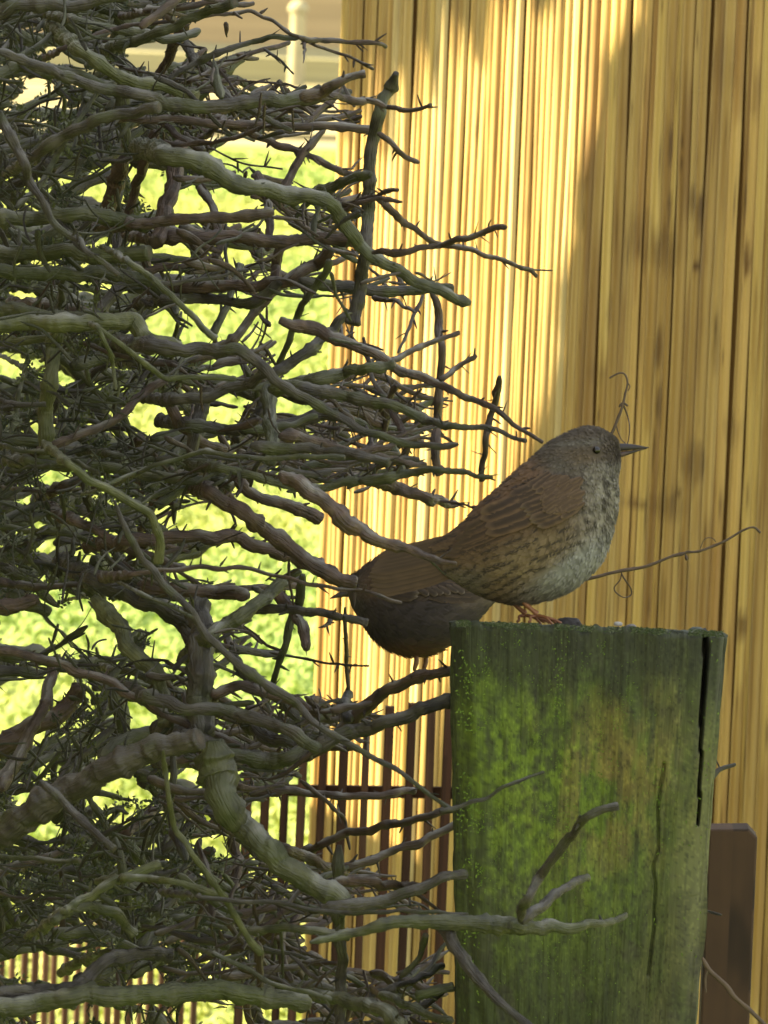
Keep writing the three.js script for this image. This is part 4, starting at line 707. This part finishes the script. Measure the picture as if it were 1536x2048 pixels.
    for (let i = 0; i < 60; i++) { const x = 1104 + R() * 62, y = 948 + R() * 62; if ((x - 1140) * .3 + (y - 985) > 34 || y < 930 + (1170 - x) * .35) continue; A.vane(wing, [x, y], [x - 20 - R() * 8, y + 12 + R() * 6], 5 + R() * 2.5, mix([.085, .050, .027], [.12, .076, .044], R()), [.135, .088, .05], [.15, .10, .06], off(11 + R() * 2), 30, 0, 6); }
    part('wing', wing.geo(), A.plume, A.g);
    const far = new Build(); for (let i = 0; i < 6; i++) { const t = i / 5; A.vane(far, [lerp(1046, 1010, t), lerp(1040, 985, t)], [lerp(900, 934, t), lerp(1102, 1048, t)], 9.5, [.05, .03, .018], [.12, .07, .04], [.055, .034, .02], (x, y) => -Math.max(A.surf(x, y), sm(860, 980, x) * 30 + 16) - 2, 30, -4); }
    part('wing', far.geo(), A.plume, A.g);
    const tail = new Build(); for (let i = 0; i < 11; i++) { const t = i / 10; A.vane(tail, [lerp(938, 925, t), lerp(1066, 1140, t)], [lerp(748, 728, t) + Math.abs(i - 5) * 3, lerp(1108, 1188, t)], 11, [.062, .038, .023], [.088, .054, .032], [.060, .037, .023], (x, y) => (5 - Math.abs(i - 5)) * 1.2 + 4 - i * .9, 0, -3, 14); }
    part('tail', tail.geo(), A.plume, A.g);
  }
  // legs with three toes in front and one behind
  const foot = (dx, z) => {
    const leg = A.tube('leg', [[1030 + dx, 1186, z * .8], [1046 + dx, 1203, z], [1060 + dx, 1216, z], [1074 + dx, 1228, z]], 5.2, 4.4, [.16, .062, .022], [.27, .115, .045]);
    for (const [ex, ey, ez] of [[1122, 1246, 10], [1112, 1245, -8], [1104, 1248, 26], [1056, 1245, 6]]) { const s = ex > 1074 ? 1 : -1; const t = A.tube('toe', [[1074 + dx, 1231, z], [1074 + dx + s * 14, 1234, z + ez * .4], [lerp(1074, ex, .72) + dx, 1239, z + ez * .8], [ex + dx, ey, z + ez]], 4, 2, [.15, .058, .021], [.24, .10, .04], leg); }
  };
  foot(0, 26); foot(-22, -26);
  // the second bird, behind the post's left edge, mostly hidden
  const lookB = (x, y) => {
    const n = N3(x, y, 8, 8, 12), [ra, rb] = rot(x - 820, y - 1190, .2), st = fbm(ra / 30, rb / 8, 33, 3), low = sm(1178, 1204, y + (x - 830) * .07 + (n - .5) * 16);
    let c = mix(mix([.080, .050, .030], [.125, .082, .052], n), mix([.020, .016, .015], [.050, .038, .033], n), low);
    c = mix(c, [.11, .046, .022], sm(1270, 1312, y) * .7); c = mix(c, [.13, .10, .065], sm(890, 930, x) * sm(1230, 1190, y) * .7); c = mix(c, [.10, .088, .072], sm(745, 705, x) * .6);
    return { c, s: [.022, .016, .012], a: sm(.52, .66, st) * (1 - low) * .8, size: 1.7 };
  };
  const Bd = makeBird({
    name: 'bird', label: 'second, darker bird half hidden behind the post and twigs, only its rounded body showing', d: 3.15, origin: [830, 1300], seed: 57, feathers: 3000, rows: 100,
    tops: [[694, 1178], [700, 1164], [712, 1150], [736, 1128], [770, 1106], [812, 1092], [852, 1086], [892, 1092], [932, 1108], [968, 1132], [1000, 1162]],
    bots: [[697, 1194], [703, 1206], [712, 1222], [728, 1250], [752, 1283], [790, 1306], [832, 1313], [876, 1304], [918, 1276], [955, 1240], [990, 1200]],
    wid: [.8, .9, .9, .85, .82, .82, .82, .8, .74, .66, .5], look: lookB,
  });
  Bd.solid('bill', [[700, 1177], [688, 1180], [672, 1188], [660, 1196]], [[701, 1194], [690, 1194], [673, 1196], [660, 1198]], [.9, .8, .7, .6], () => [.05, .038, .03], .4);
  { const z = Bd.surf(718, 1172), e = part('eye', new THREE.SphereGeometry(6 * Bd.k, 16, 12), new THREE.MeshPhysicalMaterial({ color: 0x080503, roughness: .15, clearcoat: 1 }), Bd.g); e.position.copy(Bd.L(V(718, 1172, z - 1)));
    const w = new Build(), off = (o) => (x, y) => Math.max(Bd.surf(x, y), 20) + o;
    for (let i = 0; i < 6; i++) { const t = i / 5; Bd.vane(w, [lerp(846, 840, t), lerp(1190, 1140, t)], [lerp(962, 975, t), lerp(1196, 1150, t)], 10, [.034, .024, .018], [.085, .056, .036], [.05, .034, .024], off(4 + i * .7), 20, 4); }
    for (let i = 0; i < 10; i++) { const t = i / 9; Bd.vane(w, [lerp(770, 800, t), lerp(1188, 1128, t)], [lerp(830, 866, t) + (i % 2) * 5, lerp(1196, 1142, t)], 8, [.035, .025, .018], [.095, .064, .040], i < 4 ? [.20, .165, .12] : [.10, .07, .045], off(7 + (i % 3) * .6), 20, 3, 8); }
    for (let i = 0; i < 7; i++) Bd.vane(w, [838 + i * 13, 1178 - i * 2], [862 + i * 13, 1190 - i * 2 + (i % 2) * 4], 7, [.04, .03, .02], [.08, .055, .035], [.24, .20, .15], off(9), 20, 0, 7);
    part('wing', w.geo(), Bd.plume, Bd.g); }
  Bd.tube('leg', [[830, 1300, 20], [833, 1322, 20], [828, 1342, 18]], 4.5, 4, [.12, .05, .02], [.2, .09, .04]); Bd.tube('leg', [[850, 1300, -20], [852, 1322, -20], [848, 1342, -18]], 4.5, 4, [.12, .05, .02], [.2, .09, .04]);
}

renderer.render(scene, camera);
